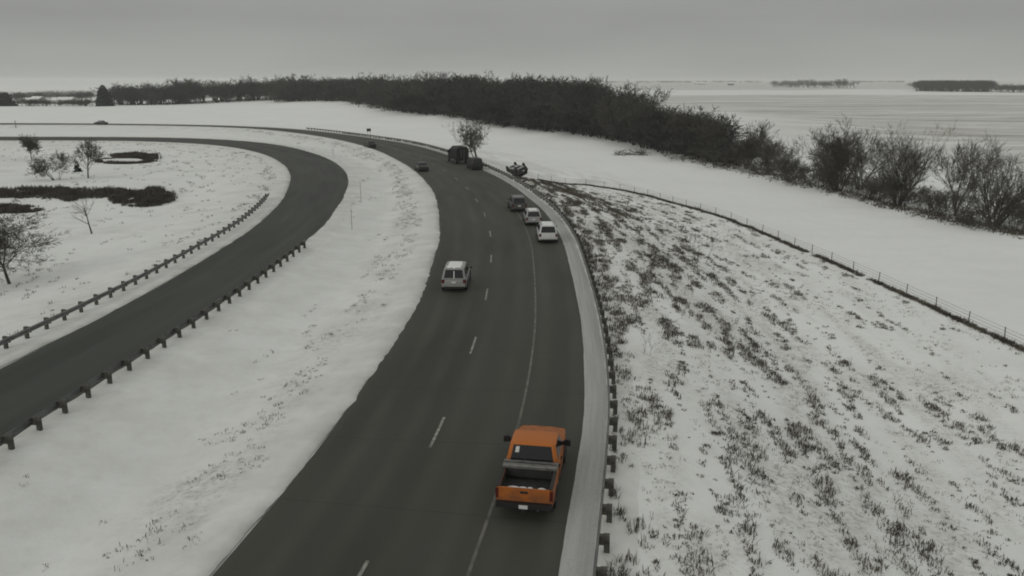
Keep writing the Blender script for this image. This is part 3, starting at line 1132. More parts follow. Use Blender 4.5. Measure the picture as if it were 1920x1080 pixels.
def soft_box(n, x0, x1, y0, y1, r=.35):
    u, v = nrg.uniform(-1, 1, (2, n))
    k = (np.abs(u) ** 2.2 + np.abs(v) ** 2.2) < 1 - .75 * nrg.random(n) ** 2
    return (x0 + x1) / 2 + u[k] * (x1 - x0) / 2, (y0 + y1) / 2 + v[k] * (y1 - y0) / 2


a_ = soft_box(5200, 200, 330, 352, 389)
b_ = soft_box(4200, -60, 250, 353, 374)
c_ = soft_box(900, 110, 150, 360, 378)
reeds('reed_bed', 'dark brown reed bed of the marsh inside the loop', np.concatenate([a_[0], b_[0], c_[0]]), np.concatenate([a_[1], b_[1], c_[1]]), .3, .85)
a_ = soft_box(2600, -60, 84, 384, 401)
reeds('reed_patch', 'dark reed patch at the left edge behind the large bare tree', a_[0], a_[1], .3, .8)
th = nrg.uniform(0, 6.283, 1500)
rx_ = nrg.uniform(.94, 1.04, 1500)
px, py = 232 + np.cos(th) * 50 * rx_, 302.5 + np.sin(th) * 5.0 * rx_
b_ = soft_box(2600, 205, 300, 288, 298)
c_ = soft_box(900, 262, 302, 292, 304)
reeds('reed_ring', 'dark reeds ringing the small frozen pond in the loop', np.concatenate([px, b_[0], c_[0]]), np.concatenate([py, b_[1], c_[1]]), .15, .75, .04)
# frozen pond inside the ring
ang = np.linspace(0, 2 * math.pi, 40, endpoint=False)
x, y, z = gp(226 + np.cos(ang) * 42, 302 + np.sin(ang) * 4.6)
zl = float(np.max(z)) + .05
mb = MB()
mb.add([(float(a), float(b), zl) for a, b in zip(x, y)], [tuple(range(40))] if True else [])
pond = mb.build('frozen_pond', mat('snow_on_ice', (.80, .81, .80), .6))
tag(pond, kind='structure')

# ------------------------------------------------------------------ field fence
fr = empty('field_fence', (float(FENCE.pos(FENCE.len / 2)[0]), float(FENCE.pos(FENCE.len / 2)[1]), 0))
tag(fr, 'wire fence on dark posts along the snowy field', 'fence')
o0 = np.array(fr.location)
FP = MB().tube([(0, 0, -.4), (0, 0, 1.1)], [.04, .035], 6).mesh('post')
FP.materials.append(M_WOOD)
ap = np.arange(1, FENCE.len, 4.2)
hx, hy = FENCE.pos(ap)
hz = ground_h(hx, hy)
for k in range(len(ap)):
    p = link('post', FP, None, fr)
    p.location = (hx[k] - o0[0], hy[k] - o0[1], hz[k])
    p.rotation_euler = (rnd.uniform(-.06, .06), rnd.uniform(-.06, .06), 0)
for h_ in (.25, .5, .75, 1.0):
    MB().tube([(hx[k] - o0[0], hy[k] - o0[1], hz[k] + h_) for k in range(len(ap))], .012, 4).build('wire', M_STEEL, fr)

# ------------------------------------------------------------------ roadside furniture
for k, (px, py, tp, lb) in enumerate([(677, 380, 334, 'thin grey marker post in the upper median'),
                                      (660, 430, 386, 'thin grey marker post nearest in the median'),
                                      (625, 292, 274, 'thin grey marker post at the far bend of the ramp')]):
    x, y, z = [float(v) for v in gp(px, py)]
    h = min(3.0, (py - tp) / ppm_at(py, z))
    r_ = empty('marker_post', (x, y, z))
    tag(r_, lb, 'post', 'marker posts in the median')
    MB().tube([(0, 0, -.3), (0, 0, h)], .03, 6).build('pole', M_STEEL, r_)
    MB().box(-.05, .05, -.045, -.034, h - .35, h - .05).build('reflector', M_PLATE, r_)
x, y, z = [float(v) for v in gp(692, 258)]
r_ = empty('road_sign', (x, y, z), .35)
tag(r_, 'small dark sign on a post beyond the far guard rail', 'sign')
MB().tube([(-.35, 0, -.3), (-.35, 0, 2.4)], .05, 6).add(*(lambda b: (b.v, b.f))(MB().tube([(.35, 0, -.3), (.35, 0, 2.4)], .05, 6))).build('sign_legs', M_STEEL, r_)
MB().box(-.6, .6, -.04, -.012, 1.7, 2.5).build('sign_panel', mat('sign_back', (.05, .05, .048), .6, .3), r_)
x, y, z = [float(v) for v in gp(300, 303)]
r_ = empty('utility_marker', (x, y, z))
tag(r_, 'white marker post at the right end of the frozen pond', 'marker')
MB().tube([(0, 0, -.2), (0, 0, 1.7)], .16, 8).build('post', M_PLATE, r_)
MB().tube([(0, 0, 1.7), (0, 0, 1.95)], [.22, .1], 8).build('cap', M_STEEL, r_)
x, y, z = [float(v) for v in gp(30, 240)]
r_ = empty('marker_post', (x, y, z))
tag(r_, 'dark marker post at the left edge beside the distant highway', 'post', 'marker posts in the median')
MB().tube([(0, 0, -.3), (0, 0, 2.6)], .12, 6).build('pole', M_STEEL, r_)

# brush pile at the field edge
x, y, z = [float(v) for v in gp(1183, 291)]
r_ = empty('brush_pile', (x, y, z))
tag(r_, 'dark brush pile on the snow at the foot of the creek wood', 'brush pile')
rr_ = random.Random(5)
mb = MB()
for k in range(110):
    a, b = rr_.choice((-2.6, -.6, 1.4, 2.8)) + rr_.gauss(0, .7), rr_.gauss(0, .7)
    hgt = rr_.random() ** 1.5 * 1.2
    d = Vector((rr_.gauss(0, 1), rr_.gauss(0, .6), rr_.gauss(0, .55))) * rr_.uniform(.5, 1.0)
    mb.tube([(a - d.x, b - d.y, max(.03, hgt - d.z)), (a + d.x, b + d.y, max(.05, hgt + d.z))], [.06, .02], 4)
mb.build('branches', M_BARK, r_)


# ------------------------------------------------------------------ vehicles
def paint(name, col, rough=.35, coat=.5, dirt_shade=.3, dcol=(.20, .195, .18), ztop=1.0):
    if name in MATS:
        return MATS[name]
    m = bpy.data.materials.new(name)
    n, l, b = nn(m)
    co = n.new('ShaderNodeTexCoord').outputs['Object']
    s = n.new('ShaderNodeSeparateXYZ')
    l.new(co, s.inputs[0])
    dn = noise(n, l, co, 2.5, 5, .6)
    low = mapr(n, l, s.outputs[2], .25, ztop, 1, .05)      # road salt thrown up on the lower panels; on the pickup also painted shade
    f = mathn(n, l, 'MULTIPLY', low, mapr(n, l, dn, .3, .7, .3 * dirt_shade, dirt_shade * 1.6))
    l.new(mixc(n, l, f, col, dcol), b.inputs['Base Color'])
    l.new(mapr(n, l, f, 0, .5, rough, .8), b.inputs['Roughness'])
    b.inputs['Coat Weight'].default_value = coat
    b.inputs['Coat Roughness'].default_value = .15
    MATS[name] = m
    return m


def sect(y, hw, z0, z1, crown=.05, tuck=.08, sh=.06):
    """closed cross-section ring of a car body at station y"""
    zm = z0 + (z1 - z0) * .55
    R = [(hw - tuck, z0), (hw - .01, z0 + .10), (hw, zm), (hw - .02, z1 - sh), (hw - .09, z1), (hw * .45, z1 + crown), ]
    ring = [(x, y, z) for x, z in R] + [(-x, y, z) for x, z in reversed(R)]
    return ring


def frustum(mb, b, t, zb, zt, crown=.06):
    """greenhouse. b,t = (hw_front, hw_rear, y_rear, y_front) at belt / roof"""
    def ring(q, z, ins=0):
        hf, hr, y0, y1 = q
        c = .10
        hf, hr, y0, y1 = hf - ins, hr - ins, y0 + ins, y1 - ins
        return [(hr, y0 + c, z), (hf, y1 - c, z), (hf - c, y1, z), (-hf + c, y1, z), (-hf, y1 - c, z), (-hr, y0 + c, z), (-hr + c, y0, z), (hr - c, y0, z)]
    mb.loft([ring(b, zb), ring(t, zt), ring(t, zt + crown * .6, .06), ring(t, zt + crown, .22)])


def panel(corners, out_n, th=.012):
    """thin slab from 4 corners, standing proud along out_n"""
    nv = Vector(out_n).normalized()
    a = [Vector(c) + nv * .002 for c in corners]
    b = [c + nv * th for c in a]
    cen = sum(b, Vector()) / 4
    b = [c + (cen - c) * .03 for c in b]
    f = [(4, 5, 6, 7), (0, 1, 5, 4), (1, 2, 6, 5), (2, 3, 7, 6), (3, 0, 4, 7), (3, 2, 1, 0)]
    return MB().add(a + b, f)


def quad_in(q, u0, u1, v0, v1):
    A, B, C, D = [Vector(p) for p in q]                   # bottom-left, bottom-right, top-right, top-left

    def f(u, v):
        return (A * (1 - u) + B * u) * (1 - v) + (D * (1 - u) + C * u) * v
    return [f(u0, v0), f(u1, v0), f(u1, v1), f(u0, v1)]


def nrm_of(q):
    A, B, C, D = [Vector(p) for p in q]
    return (B - A).cross(D - A).normalized()


def wheel_mesh():
    n = 20
    mb = MB()
    prof = [(.30, -.11), (.345, -.10), (.355, -.05), (.355, .05), (.345, .10), (.30, .11), (.22, .10), (.22, -.10)]
    rings = [[(w_, r_ * math.cos(k * 2 * math.pi / n), r_ * math.sin(k * 2 * math.pi / n)) for k in range(n)] for r_, w_ in [(p[0], p[1]) for p in prof]]
    rings.append(rings[0])
    mb.loft(rings, caps=False)
    rm = MB()
    rr = [[(w_, r_ * math.cos(k * 2 * math.pi / n), r_ * math.sin(k * 2 * math.pi / n)) for k in range(n)] for r_, w_ in [(.225, .07), (.20, .09), (.09, .07), (.05, .095)]]
    rm.loft(rr)
    return mb.mesh('tyre'), rm.mesh('rim')


TYRE_ME, RIM_ME = wheel_mesh()
TYRE_ME.materials.append(M_TYRE)
RIM_ME.materials.append(M_RIM)
TYRE_ME.polygons.foreach_set('use_smooth', [True] * len(TYRE_ME.polygons))


def add_wheels(root, hw, ys_, r=.35):
    for y_ in ys_:
        for s in (-1, 1):
            wl = link('wheel', TYRE_ME, None, root)
            wl.location = (s * (hw - .10), y_, r)
            wl.scale = (s * 1.05, r / .355, r / .355)
            link('rim', RIM_ME, None, wl)
            n = 14
            arch = [(s * (hw + .004), y_ + math.cos(math.pi * k / n) * (r + .07), max(.24, r + math.sin(math.pi * k / n) * (r + .07))) for k in range(n + 1)]
            arch2 = [(s * (hw - .25), p[1], p[2]) for p in arch]
            ml = MB()
            ml.add(arch + arch2, [tuple(range(n + 1)), tuple(reversed(range(n + 1, 2 * n + 2)))] + [(k, k + 1, n + 2 + k, n + 1 + k) for k in range(n)])
            ml.build('wheel_arch', M_BLACK, root)


def smooth_by_angle(o, deg=40):
    me_ = o.data
    me_.polygons.foreach_set('use_smooth', [True] * len(me_.polygons))
    me_.set_sharp_from_angle(angle=math.radians(deg))
    return o


def make_car(label, cat, m, L=4.6, W=1.86, belt=1.02, roof=1.68, y_rear=-.03, hood=1.25, trunk=0.0, name='suv', snow_roof=0.0, rear_slope=.28, r=.35, rack=True, plate=True, snow_hood=False, underside=False, wiper=False, cargo_glass=1.0, group=None, snow_rear=False):
    root = empty(name)
    tag(root, label, cat, group)
    hw = W / 2
    y0, y1 = -L / 2, L / 2
    # lower body, rear to front
    deck = belt if trunk == 0 else belt - .03
    st = [sect(y0, hw - .16, .52, deck - .22, .01), sect(y0 + .04, hw - .07, .42, deck - .08, .02), sect(y0 + .18, hw - .02, .30, deck, .02), sect(y0 + L * .3, hw, .24, belt, .02), sect(y0 + L * .55, hw, .24, belt, .02), sect(y1 - hood, hw - .01, .25, belt - .02, .04),
          sect(y1 - hood * .45, hw - .03, .27, belt - .10, .05), sect(y1 - .16, hw - .09, .34, belt - .24, .04), sect(y1, hw - .26, .44, belt - .36, .02)]
    body = MB().loft(st).build('body', m, root)
    smooth_by_angle(body, 35)
    # greenhouse
    gb = (hw - .06, hw - .07, y0 + trunk + .06, y1 - hood + .12)
    gt = (hw - .22, hw - .22, y0 + trunk + rear_slope + .06, y1 - hood - .62)
    gh = MB()
    frustum(gh, gb, gt, belt - .01, roof - .05, .06)
    smooth_by_angle(gh.build('cabin', m, root), 35)

    def P(q, z, which):
        hf, hr, a, b = q
        return {'rl': (-hr + .1, a, z), 'rr': (hr - .1, a, z), 'fl': (-hf + .1, b, z), 'fr': (hf - .1, b, z),
                'srl': (-hr, a + .1, z), 'sfl': (-hf, b - .1, z), 'srr': (hr, a + .1, z), 'sfr': (hf, b - .1, z)}[which]
    zb, zt = belt - .01, roof - .05
    rear = [P(gb, zb, 'rl'), P(gb, zb, 'rr'), P(gt, zt, 'rr'), P(gt, zt, 'rl')]
    front = [P(gb, zb, 'fr'), P(gb, zb, 'fl'), P(gt, zt, 'fl'), P(gt, zt, 'fr')]
    rs = [P(gb, zb, 'srr'), P(gb, zb, 'sfr'), P(gt, zt, 'sfr'), P(gt, zt, 'srr')]
    ls = [P(gb, zb, 'sfl'), P(gb, zb, 'srl'), P(gt, zt, 'srl'), P(gt, zt, 'sfl')]
    rw = panel(quad_in(rear, .03, .97, .08, .92), nrm_of(rear)).build('rear_window', M_GLASS, root)
    if wiper:
        q = quad_in(rear, .49, .53, .06, .80)
        panel([Vector(c) + nrm_of(rear) * .014 for c in q], nrm_of(rear), .02).build('wiper', M_CARSNOW if snow_rear else M_BLACK, rw)
    panel(quad_in(front, .03, .97, .05, .92), nrm_of(front)).build('windshield', M_GLASS, root)
    cuts = [(.05, .30), (.34, .62), (.65, .95)] if trunk == 0 else [(.10, .50), (.53, .93)]
    for a, b in cuts:
        panel(quad_in(rs, a, b, .10, .90), nrm_of(rs)).build('side_window', M_GLASS, root)
        panel(quad_in(ls, 1 - b, 1 - a, .10, .90), nrm_of(ls)).build('side_window', M_GLASS, root)
    # lamps, bumpers, plate
    bz = .42
    bump = MB()
    bump.loft([[(-hw + .10, y0 + .10, bz), (-hw + .10, y0 + .10, bz + .24), (hw - .10, y0 + .10, bz + .24), (hw - .10, y0 + .10, bz)],
               [(-hw + .13, y0 - .07, bz + .02), (-hw + .13, y0 - .07, bz + .20), (hw - .13, y0 - .07, bz + .20), (hw - .13, y0 - .07, bz + .02)]])
    rb = bump.build('rear_bumper', m, root)
    MB().box(-hw + .2, hw - .2, y0 - .02, y0 + .2, bz - .16, bz - .004).build('bumper_valance', M_BLACK, rb)
    fb = MB().loft([[(-hw + .2, y1 - .12, .34), (-hw + .2, y1 - .12, .58), (hw - .2, y1 - .12, .58), (hw - .2, y1 - .12, .34)],
                    [(-hw + .3, y1 + .05, .36), (-hw + .3, y1 + .05, .54), (hw - .3, y1 + .05, .54), (hw - .3, y1 + .05, .36)]])
    fb.build('front_bumper', M_BLACK, root)
    for s in (-1, 1):
        MB().box(*sorted((s * (hw - .27), s * (hw - .055))), y0 - .012, y0 + .16, deck - .33, deck - .07).build('tail_light', M_TAIL, root)
        MB().box(*sorted((s * (hw - .44), s * (hw - .20))), y1 - .14, y1 + .012, belt - .50, belt - .36).build('headlight', M_HEAD, root)
        mr = MB().loft([[(s * (hw - .02), y1 - hood - .08 + dy, belt + dz) for dy, dz in ((-.05, .04), (.05, .04), (.05, .12), (-.05, .12))],
                        [(s * (hw + .17), y1 - hood - .10 + dy, belt + dz) for dy, dz in ((-.06, .03), (.06, .03), (.05, .17), (-.06, .17))]])
        mr.build('mirror', M_BLACK, root)
        # door gaps
        for yy in (y1 - hood - .25, y1 - hood - 1.28, y1 - hood - 2.2):
            if yy > y0 + .6:
                MB().box(*sorted((s * (hw - .03), s * (hw + .003))), yy - .008, yy + .008, .36, belt - .08).build('door_gap', M_DOORLINE, root)
        for yy in (y1 - hood - 1.12, y1 - hood - 2.05):
            MB().box(*sorted((s * (hw - .02), s * (hw + .025))), yy - .09, yy + .09, belt - .20, belt - .165).build('door_handle', M_BLACK, root)
        if rack and trunk == 0:
            MB().tube([(s * (hw - .30), gt[2] + .15, roof), (s * (hw - .30), gt[2] + .3, roof + .06), (s * (hw - .30), gt[3] - .3, roof + .06), (s * (hw - .30), gt[3] - .1, roof)], .022, 6).build('roof_rail', M_CHROME, root)
    if plate:
        MB().box(-.16, .16, y0 - .022, y0 + .1, deck - .34, deck - .19).build('license_plate', M_PLATE, root)
    add_wheels(root, hw, (y0 + .86, y1 - .86), r)
    chs = MB().box(-hw + .25, hw - .25, y0 + .35, y1 - .4, .22, .30)
    under = chs.build('underbody', M_CHASSIS, root)
    if underside:
        for yy in (y0 + .86, y1 - .86):
            MB().tube([(-hw + .1, yy, .34), (hw - .1, yy, .34)], .07, 8).build('axle', M_BLACK, under)
        MB().tube([(.25, y0 + .3, .24), (.25, y0 + 1.6, .22), (.1, y1 - 1.4, .22)], .05, 8).build('exhaust_pipe', M_CHROME, under)
        MB().box(-.35, .35, y0 + 1.0, y0 + 1.7, .12, .30).build('fuel_tank', M_BLACK, under)
        MB().box(-.3, .3, y1 - 1.5, y1 - .8, .10, .30).build('engine_sump', M_BLACK, under)
    if snow_roof > 0:
        sn = MB()
        rr = random.Random(hash(label) % 1000 if False else len(label))
        nx_, ny_ = 7, 12
        x0_, x1_, ya, yb = -gt[1] + .16, gt[1] - .16, gt[2] + .10, gt[3] - .16
        vs, fs = [], []
        for j in range(ny_):
            for i__ in range(nx_):
                u, v = i__ / (nx_ - 1), j / (ny_ - 1)
                ed = min(u, 1 - u, v, 1 - v)
                jx = rr.gauss(0, .02) + (rr.gauss(0, .04) if ed == 0 else 0)
                zz = roof + .012 + snow_roof * min(1, ed * 6) * rr.uniform(.6, 1.1) - (.03 if ed == 0 else 0)
                vs.append((x0_ + (x1_ - x0_) * u + jx, ya + (yb - ya) * v + jx, zz))
        for j in range(ny_ - 1):
            for i__ in range(nx_ - 1):
                a = j * nx_ + i__
                fs.append((a, a + 1, a + nx_ + 1, a + nx_))
        sn.add(vs, fs)
        smooth_by_angle(sn.build('roof_snow', M_CARSNOW, root), 60)
    if snow_hood:
        MB().add([(-hw + .25, y1 - hood + .2, belt + .055), (hw - .25, y1 - hood + .2, belt + .055), (hw - .3, y1 - .35, belt - .10), (-hw + .3, y1 - .35, belt - .10)], [(0, 1, 2, 3)]).build('hood_snow', M_CARSNOW, root)
    return root


def place(root, px, py, u=None, extra=0.0, rear=True, L=4.6):
    """stand a vehicle on the pavement with its rear end over the surveyed point"""
    x, y = [float(v) for v in at(px, py, 0)]
    a = arc_of(x, y)
    hd = PR.head(a + (L / 2 if rear else 0)) + extra
    fx_, fy_ = -math.sin(hd), math.cos(hd)
    k = L / 2 if rear else 0
    root.location = (x + fx_ * k, y + fy_ * k, .012)
    root.rotation_euler = (0, 0, hd)
    return root


def make_pickup(label):
    m = paint('orange_paint', (.47, .128, .006), .5, .12, .75, (.05, .042, .036), 1.75)  # dark grime, with the shade of the tailgate painted into the colour
    root = empty('pickup_truck')
    tag(root, label, 'pickup truck')
    W, L = 2.12, 5.75
    hw, y0, y1 = W / 2, -L / 2, L / 2
    bed_f, belt, roof = y0 + 2.05, 1.28, 1.95
    # front half: cab and bonnet
    st = [sect(bed_f + .03, hw - .02, .42, belt - .02, .0), sect(bed_f + .5, hw, .40, belt, .02), sect(bed_f + 1.5, hw, .40, belt, .02), sect(bed_f + 2.05, hw - .01, .40, belt - .02, .05), sect(y1 - .55, hw - .03, .42, belt - .09, .06),
          sect(y1 - .1, hw - .08, .46, belt - .18, .04), sect(y1, hw - .16, .52, belt - .30, .02)]
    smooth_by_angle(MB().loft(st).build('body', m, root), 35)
    gb = (hw - .05, hw - .06, bed_f + .06, bed_f + 2.15)
    gt = (hw - .18, hw - .19, bed_f + .24, bed_f + 1.50)
    gh = MB()
    frustum(gh, gb, gt, belt - .01, roof - .06, .07)
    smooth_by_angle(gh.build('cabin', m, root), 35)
    zb, zt = belt - .01, roof - .06
    hf, hr, a, b = gb
    HF, HR, A, B = gt
    rear = [(-hr + .1, a, zb), (hr - .1, a, zb), (HR - .1, A, zt), (-HR + .1, A, zt)]
    front = [(hf - .1, b, zb), (-hf + .1, b, zb), (-HF + .1, B, zt), (HF - .1, B, zt)]
    rs = [(hr, a + .1, zb), (hf, b - .1, zb), (HF, B - .1, zt), (HR, A + .1, zt)]
    ls = [(-hf, b - .1, zb), (-hr, a + .1, zb), (-HR, A + .1, zt), (-HF, B - .1, zt)]
    rw = panel(quad_in(rear, .03, .97, .04, .95), nrm_of(rear)).build('rear_window', M_GLASS, root)
    refl = panel([Vector(c) + nrm_of(rear) * .013 for c in quad_in(rear, .10, .19, .50, .86)], nrm_of(rear), .006)
    refl.build('painted_reflection', M_PLATE, rw)  # white reflection on the glass, painted as a thin pale slab
    MB().add([tuple(Vector(c) + nrm_of(rear) * .016) for c in quad_in(rear, .34, .352, .05, .93)], [(0, 1, 2, 3)]).build('slider_frame', M_BLACK, rw)
    MB().add([tuple(Vector(c) + nrm_of(rear) * .016) for c in quad_in(rear, .648, .66, .05, .93)], [(0, 1, 2, 3)]).build('slider_frame', M_BLACK, rw)
    panel(quad_in(front, .03, .97, .05, .92), nrm_of(front)).build('windshield', M_GLASS, root)
    for c0, c1 in ((.07, .42), (.46, .92)):
        panel(quad_in(rs, c0, c1, .08, .90), nrm_of(rs)).build('side_window', M_GLASS, root)
        panel(quad_in(ls, 1 - c1, 1 - c0, .08, .90), nrm_of(ls)).build('side_window', M_GLASS, root)
    # bed: floor, two walls, bulkhead
    dark = mat('bed_liner', (.022, .023, .022), .8, var=.3, vscale=4)
    MB().box(-hw + .12, hw - .12, y0 + .08, bed_f, .74, .80).build('bed_floor', dark, root)
    for s in (-1, 1):
        w0, w1 = s * (hw - .15), s * hw
        ring = lambda y_, o: [(w0, y_, .46), (w1 - s * .06, y_, .46), (w1 - s * o, y_, .60), (w1 - s * o, y_, 1.10), (w1 - s * (o + .03), y_, 1.24), (w0, y_, 1.25)]
        mbw = MB().loft([ring(y0 + .06, .03), ring(y0 + .5, 0.0), ring(bed_f - .02, 0.0)])
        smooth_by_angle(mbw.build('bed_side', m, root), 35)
        MB().box(*sorted((s * (hw - .152), s * (hw - .162))), y0 + .10, bed_f - .04, .80, 1.20).build('liner_side', dark, root)
        MB().box(*sorted((s * (hw - .145), s * (hw - .02))), y0 + .08, bed_f - .04, 1.248, 1.27).build('bed_rail_cap', M_BLACK, root)
        MB().box(*sorted((s * (hw - .125), s * (hw - .01))), y0 + .035, y0 + .10, .82, 1.20).build('tail_light', M_TAIL, root)
        mr = MB().loft([[(s * (hw - .05), bed_f + 1.72 + dy, belt + dz) for dy, dz in ((-.05, .0), (.05, .0), (.05, .10), (-.05, .10))],
                        [(s * (hw + .12), bed_f + 1.70 + dy, belt + dz) for dy, dz in ((-.08, -.01), (.07, -.01), (.07, .25), (-.08, .25))],
                        [(s * (hw + .30), bed_f + 1.65 + dy, belt + dz) for dy, dz in ((-.08, .0), (.05, .0), (.05, .24), (-.08, .24))]])
        mr.build('mirror', M_BLACK, root)
        for yy in (bed_f + .15, bed_f + .8, bed_f + 1.85):
            MB().box(*sorted((s * (hw - .03), s * (hw + .003))), yy - .009, yy + .009, .5, belt - .07).build('door_gap', M_DOORLINE, root)
        for yy in (bed_f + .3, bed_f + .95):
            MB().box(*sorted((s * (hw - .02), s * (hw + .03))), yy - .1, yy + .1, belt - .22, belt - .18).build('door_handle', M_BLACK, root)
        MB().box(*sorted((s * (hw - .40), s * (hw - .16))), y1 - .13, y1 + .012, .72, .96).build('headlight', M_HEAD, root)
    MB().box(-hw + .14, hw - .14, bed_f - .05, bed_f + .01, .78, 1.24).build('bulkhead', dark, root)
    tg = MB().loft([[(-hw + .13, y0 + .10, .74), (hw - .13, y0 + .10, .74), (hw - .13, y0 + .10, 1.24), (-hw + .13, y0 + .10, 1.24)],
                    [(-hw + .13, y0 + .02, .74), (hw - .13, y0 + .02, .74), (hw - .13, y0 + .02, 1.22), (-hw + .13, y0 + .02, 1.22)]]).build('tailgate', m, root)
    MB().box(-.14, .14, y0 - .004, y0 + .018, 1.07, 1.15).build('handle', M_BLACK, tg)
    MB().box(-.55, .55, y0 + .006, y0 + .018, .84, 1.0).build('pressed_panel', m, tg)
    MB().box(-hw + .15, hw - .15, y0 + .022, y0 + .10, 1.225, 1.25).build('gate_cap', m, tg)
    # cross-bed toolbox behind the cab, lid dusted with snow
    tbx = MB().loft([[(-hw + .02, bed_f - .56, 1.262), (hw - .02, bed_f - .56, 1.262), (hw - .02, bed_f - .06, 1.262), (-hw + .02, bed_f - .06, 1.262)],
                     [(-hw + .02, bed_f - .56, 1.36), (hw - .02, bed_f - .56, 1.36), (hw - .02, bed_f - .06, 1.36), (-hw + .02, bed_f - .06, 1.36)],
                     [(-hw + .05, bed_f - .52, 1.385), (hw - .05, bed_f - .52, 1.385), (hw - .05, bed_f - .10, 1.385), (-hw + .05, bed_f - .10, 1.385)]])
    tbo = tbx.build('toolbox', mat('toolbox_aluminium', (.22, .22, .21), .45, .6, var=.3, vscale=5), root)
    MB().box(-hw + .2, hw - .2, bed_f - .54, bed_f - .08, .9, 1.258).build('toolbox_bin', dark, tbo)
    MB().box(-hw + .03, hw - .03, bed_f - .34, bed_f - .30, 1.384, 1.398).build('lid_seam', M_BLACK, tbo)
    # loose snow against the tailgate
    rr = random.Random(3)
    for s, x0_, wd in ((-1, -.50, .34), (1, .55, .22), (1, .12, .16), (1, -.15, .2)):
        rings = []
        for q in range(3):
            t_ = (0, .05, .08)[q]
            sc_ = (1, .75, .3)[q]
            rings.append([(x0_ + math.cos(k * .628) * wd * sc_ * rr.uniform(.8, 1.1), y0 + .80 + math.sin(k * .628) * .16 * sc_, .795 + t_) for k in range(10)])
        MB().loft(rings).build('bed_snow', M_CARSNOW, root, True)
    bp = MB().loft([[(-hw + .03, y0 + .12, .52), (-hw + .03, y0 + .12, .72), (hw - .03, y0 + .12, .72), (hw - .03, y0 + .12, .52)],
                    [(-hw + .05, y0 - .16, .54), (-hw + .05, y0 - .16, .71), (hw - .05, y0 - .16, .71), (hw - .05, y0 - .16, .54)]]).build('rear_bumper', M_BLACK, root)
    MB().box(-.16, .16, y0 - .178, y0 - .162, .555, .70).build('license_plate', M_PLATE, bp)
    MB().box(-.05, .05, y0 - .24, y0 - .05, .42, .53).build('tow_hitch', M_BLACK, bp)
    MB().loft([[(-hw + .1, y1 - .1, .50), (-hw + .1, y1 - .1, .70), (hw - .1, y1 - .1, .70), (hw - .1, y1 - .1, .50)],
               [(-hw + .2, y1 + .10, .52), (-hw + .2, y1 + .10, .68), (hw - .2, y1 + .10, .68), (hw - .2, y1 + .10, .52)]]).build('front_bumper', M_CHROME, root)
    MB().box(-.5, .5, y1 - .02, y1 + .014, .74, .95).build('grille', M_BLACK, root)
    add_wheels(root, hw, (y0 + 1.15, y1 - 1.0), .40)
    MB().box(-.55, .55, y0 + .2, y1 - .5, .36, .50).build('chassis_frame', M_BLACK, root)
    MB().tube([(.5, y0 + .05, .40), (.5, y0 + 1.0, .42)], .045, 8).build('exhaust_pipe', M_CHROME, root)
    return root


place(make_pickup('orange pickup truck with toolbox in its bed on the near shoulder'), 982, 976, L=5.75)

m_w = paint('white_paint', (.60, .61, .60), .35, .4, .35)
m_s = paint('silver_paint', (.30, .305, .30), .35, .5, .35)
m_lg = paint('light_silver_paint', (.26, .265, .255), .4, .4, .5)
m_dg = paint('dark_grey_paint', (.055, .058, .055), .35, .5, .3)
m_bk = paint('black_paint', (.014, .016, .015), .35, .3, .12)
m_bk2 = paint('charcoal_paint', (.012, .014, .012), .5, .1, .06)

place(make_car('light silver suv with snow on its roof driving in the left lane', 'suv', m_lg, snow_roof=.05, wiper=True, snow_rear=True, rack=False, W=1.95, roof=1.76, L=4.8), 851, 548, L=4.8)
SG = 'vehicles stopped on the shoulder'
place(make_car('white suv parked last in line on the right shoulder', 'suv', m_w, L=4.7, W=1.92, roof=1.74, snow_roof=.04, wiper=False, group=SG), 1028, 457, L=4.7)
place(make_car('silver car parked second in line ahead of the white suv', 'car', m_s, name='car', L=4.7, W=1.84, roof=1.58, belt=.98, snow_roof=.03, rear_slope=.5, rack=False, group=SG), 1001, 424, L=4.7)
place(make_car('dark grey suv parked first in the shoulder line', 'suv', m_dg, L=4.7, W=1.9, roof=1.74, group=SG), 974, 398, L=4.7)
place(make_car('black sedan in the left lane beyond the bend start', 'car', m_bk, name='sedan', L=4.7, W=1.84, belt=.96, roof=1.46, trunk=.75, rear_slope=.55, hood=1.35, rack=False, plate=False), 795, 322, L=4.7)
place(make_car('small dark car farther round the bend near the sign', 'car', m_bk2, name='sedan', L=4.6, W=1.84, belt=.98, roof=1.5, trunk=.7, rear_slope=.5, hood=1.35, rack=False, plate=False), 699, 278, L=4.6)
place(make_car('tiny dark car on the distant stretch of highway at left', 'car', m_bk, name='sedan', L=4.6, W=1.84, belt=.98, roof=1.5, trunk=.7, rear_slope=.5, hood=1.35, rack=False, plate=False), 200, 234.2, L=4.6)
place(make_car('black suv standing behind the box truck at the bend', 'suv', m_bk2, L=5.0, W=2.1, roof=2.0, belt=1.15, plate=False, rack=False), 896, 319, L=5.0)

# overturned vehicle on its roof beyond the rail
ov = make_car('dark car overturned on its roof beyond the guard rail', 'car', m_bk, name='overturned_car', L=4.7, W=1.86, roof=1.62, underside=True, rack=False)
x, y, z = [float(v) for v in gp(966, 332)]
for c_ in ov.children:
    if c_.name.startswith('wheel') and 'arch' not in c_.name:
        c_.location.z -= .24                              # wheels hang out on their springs
ov.location = (x, y, z + 1.86)
ov.rotation_euler = (0.05, math.pi - .38, PR.head(arc_of(x, y)) + .25)


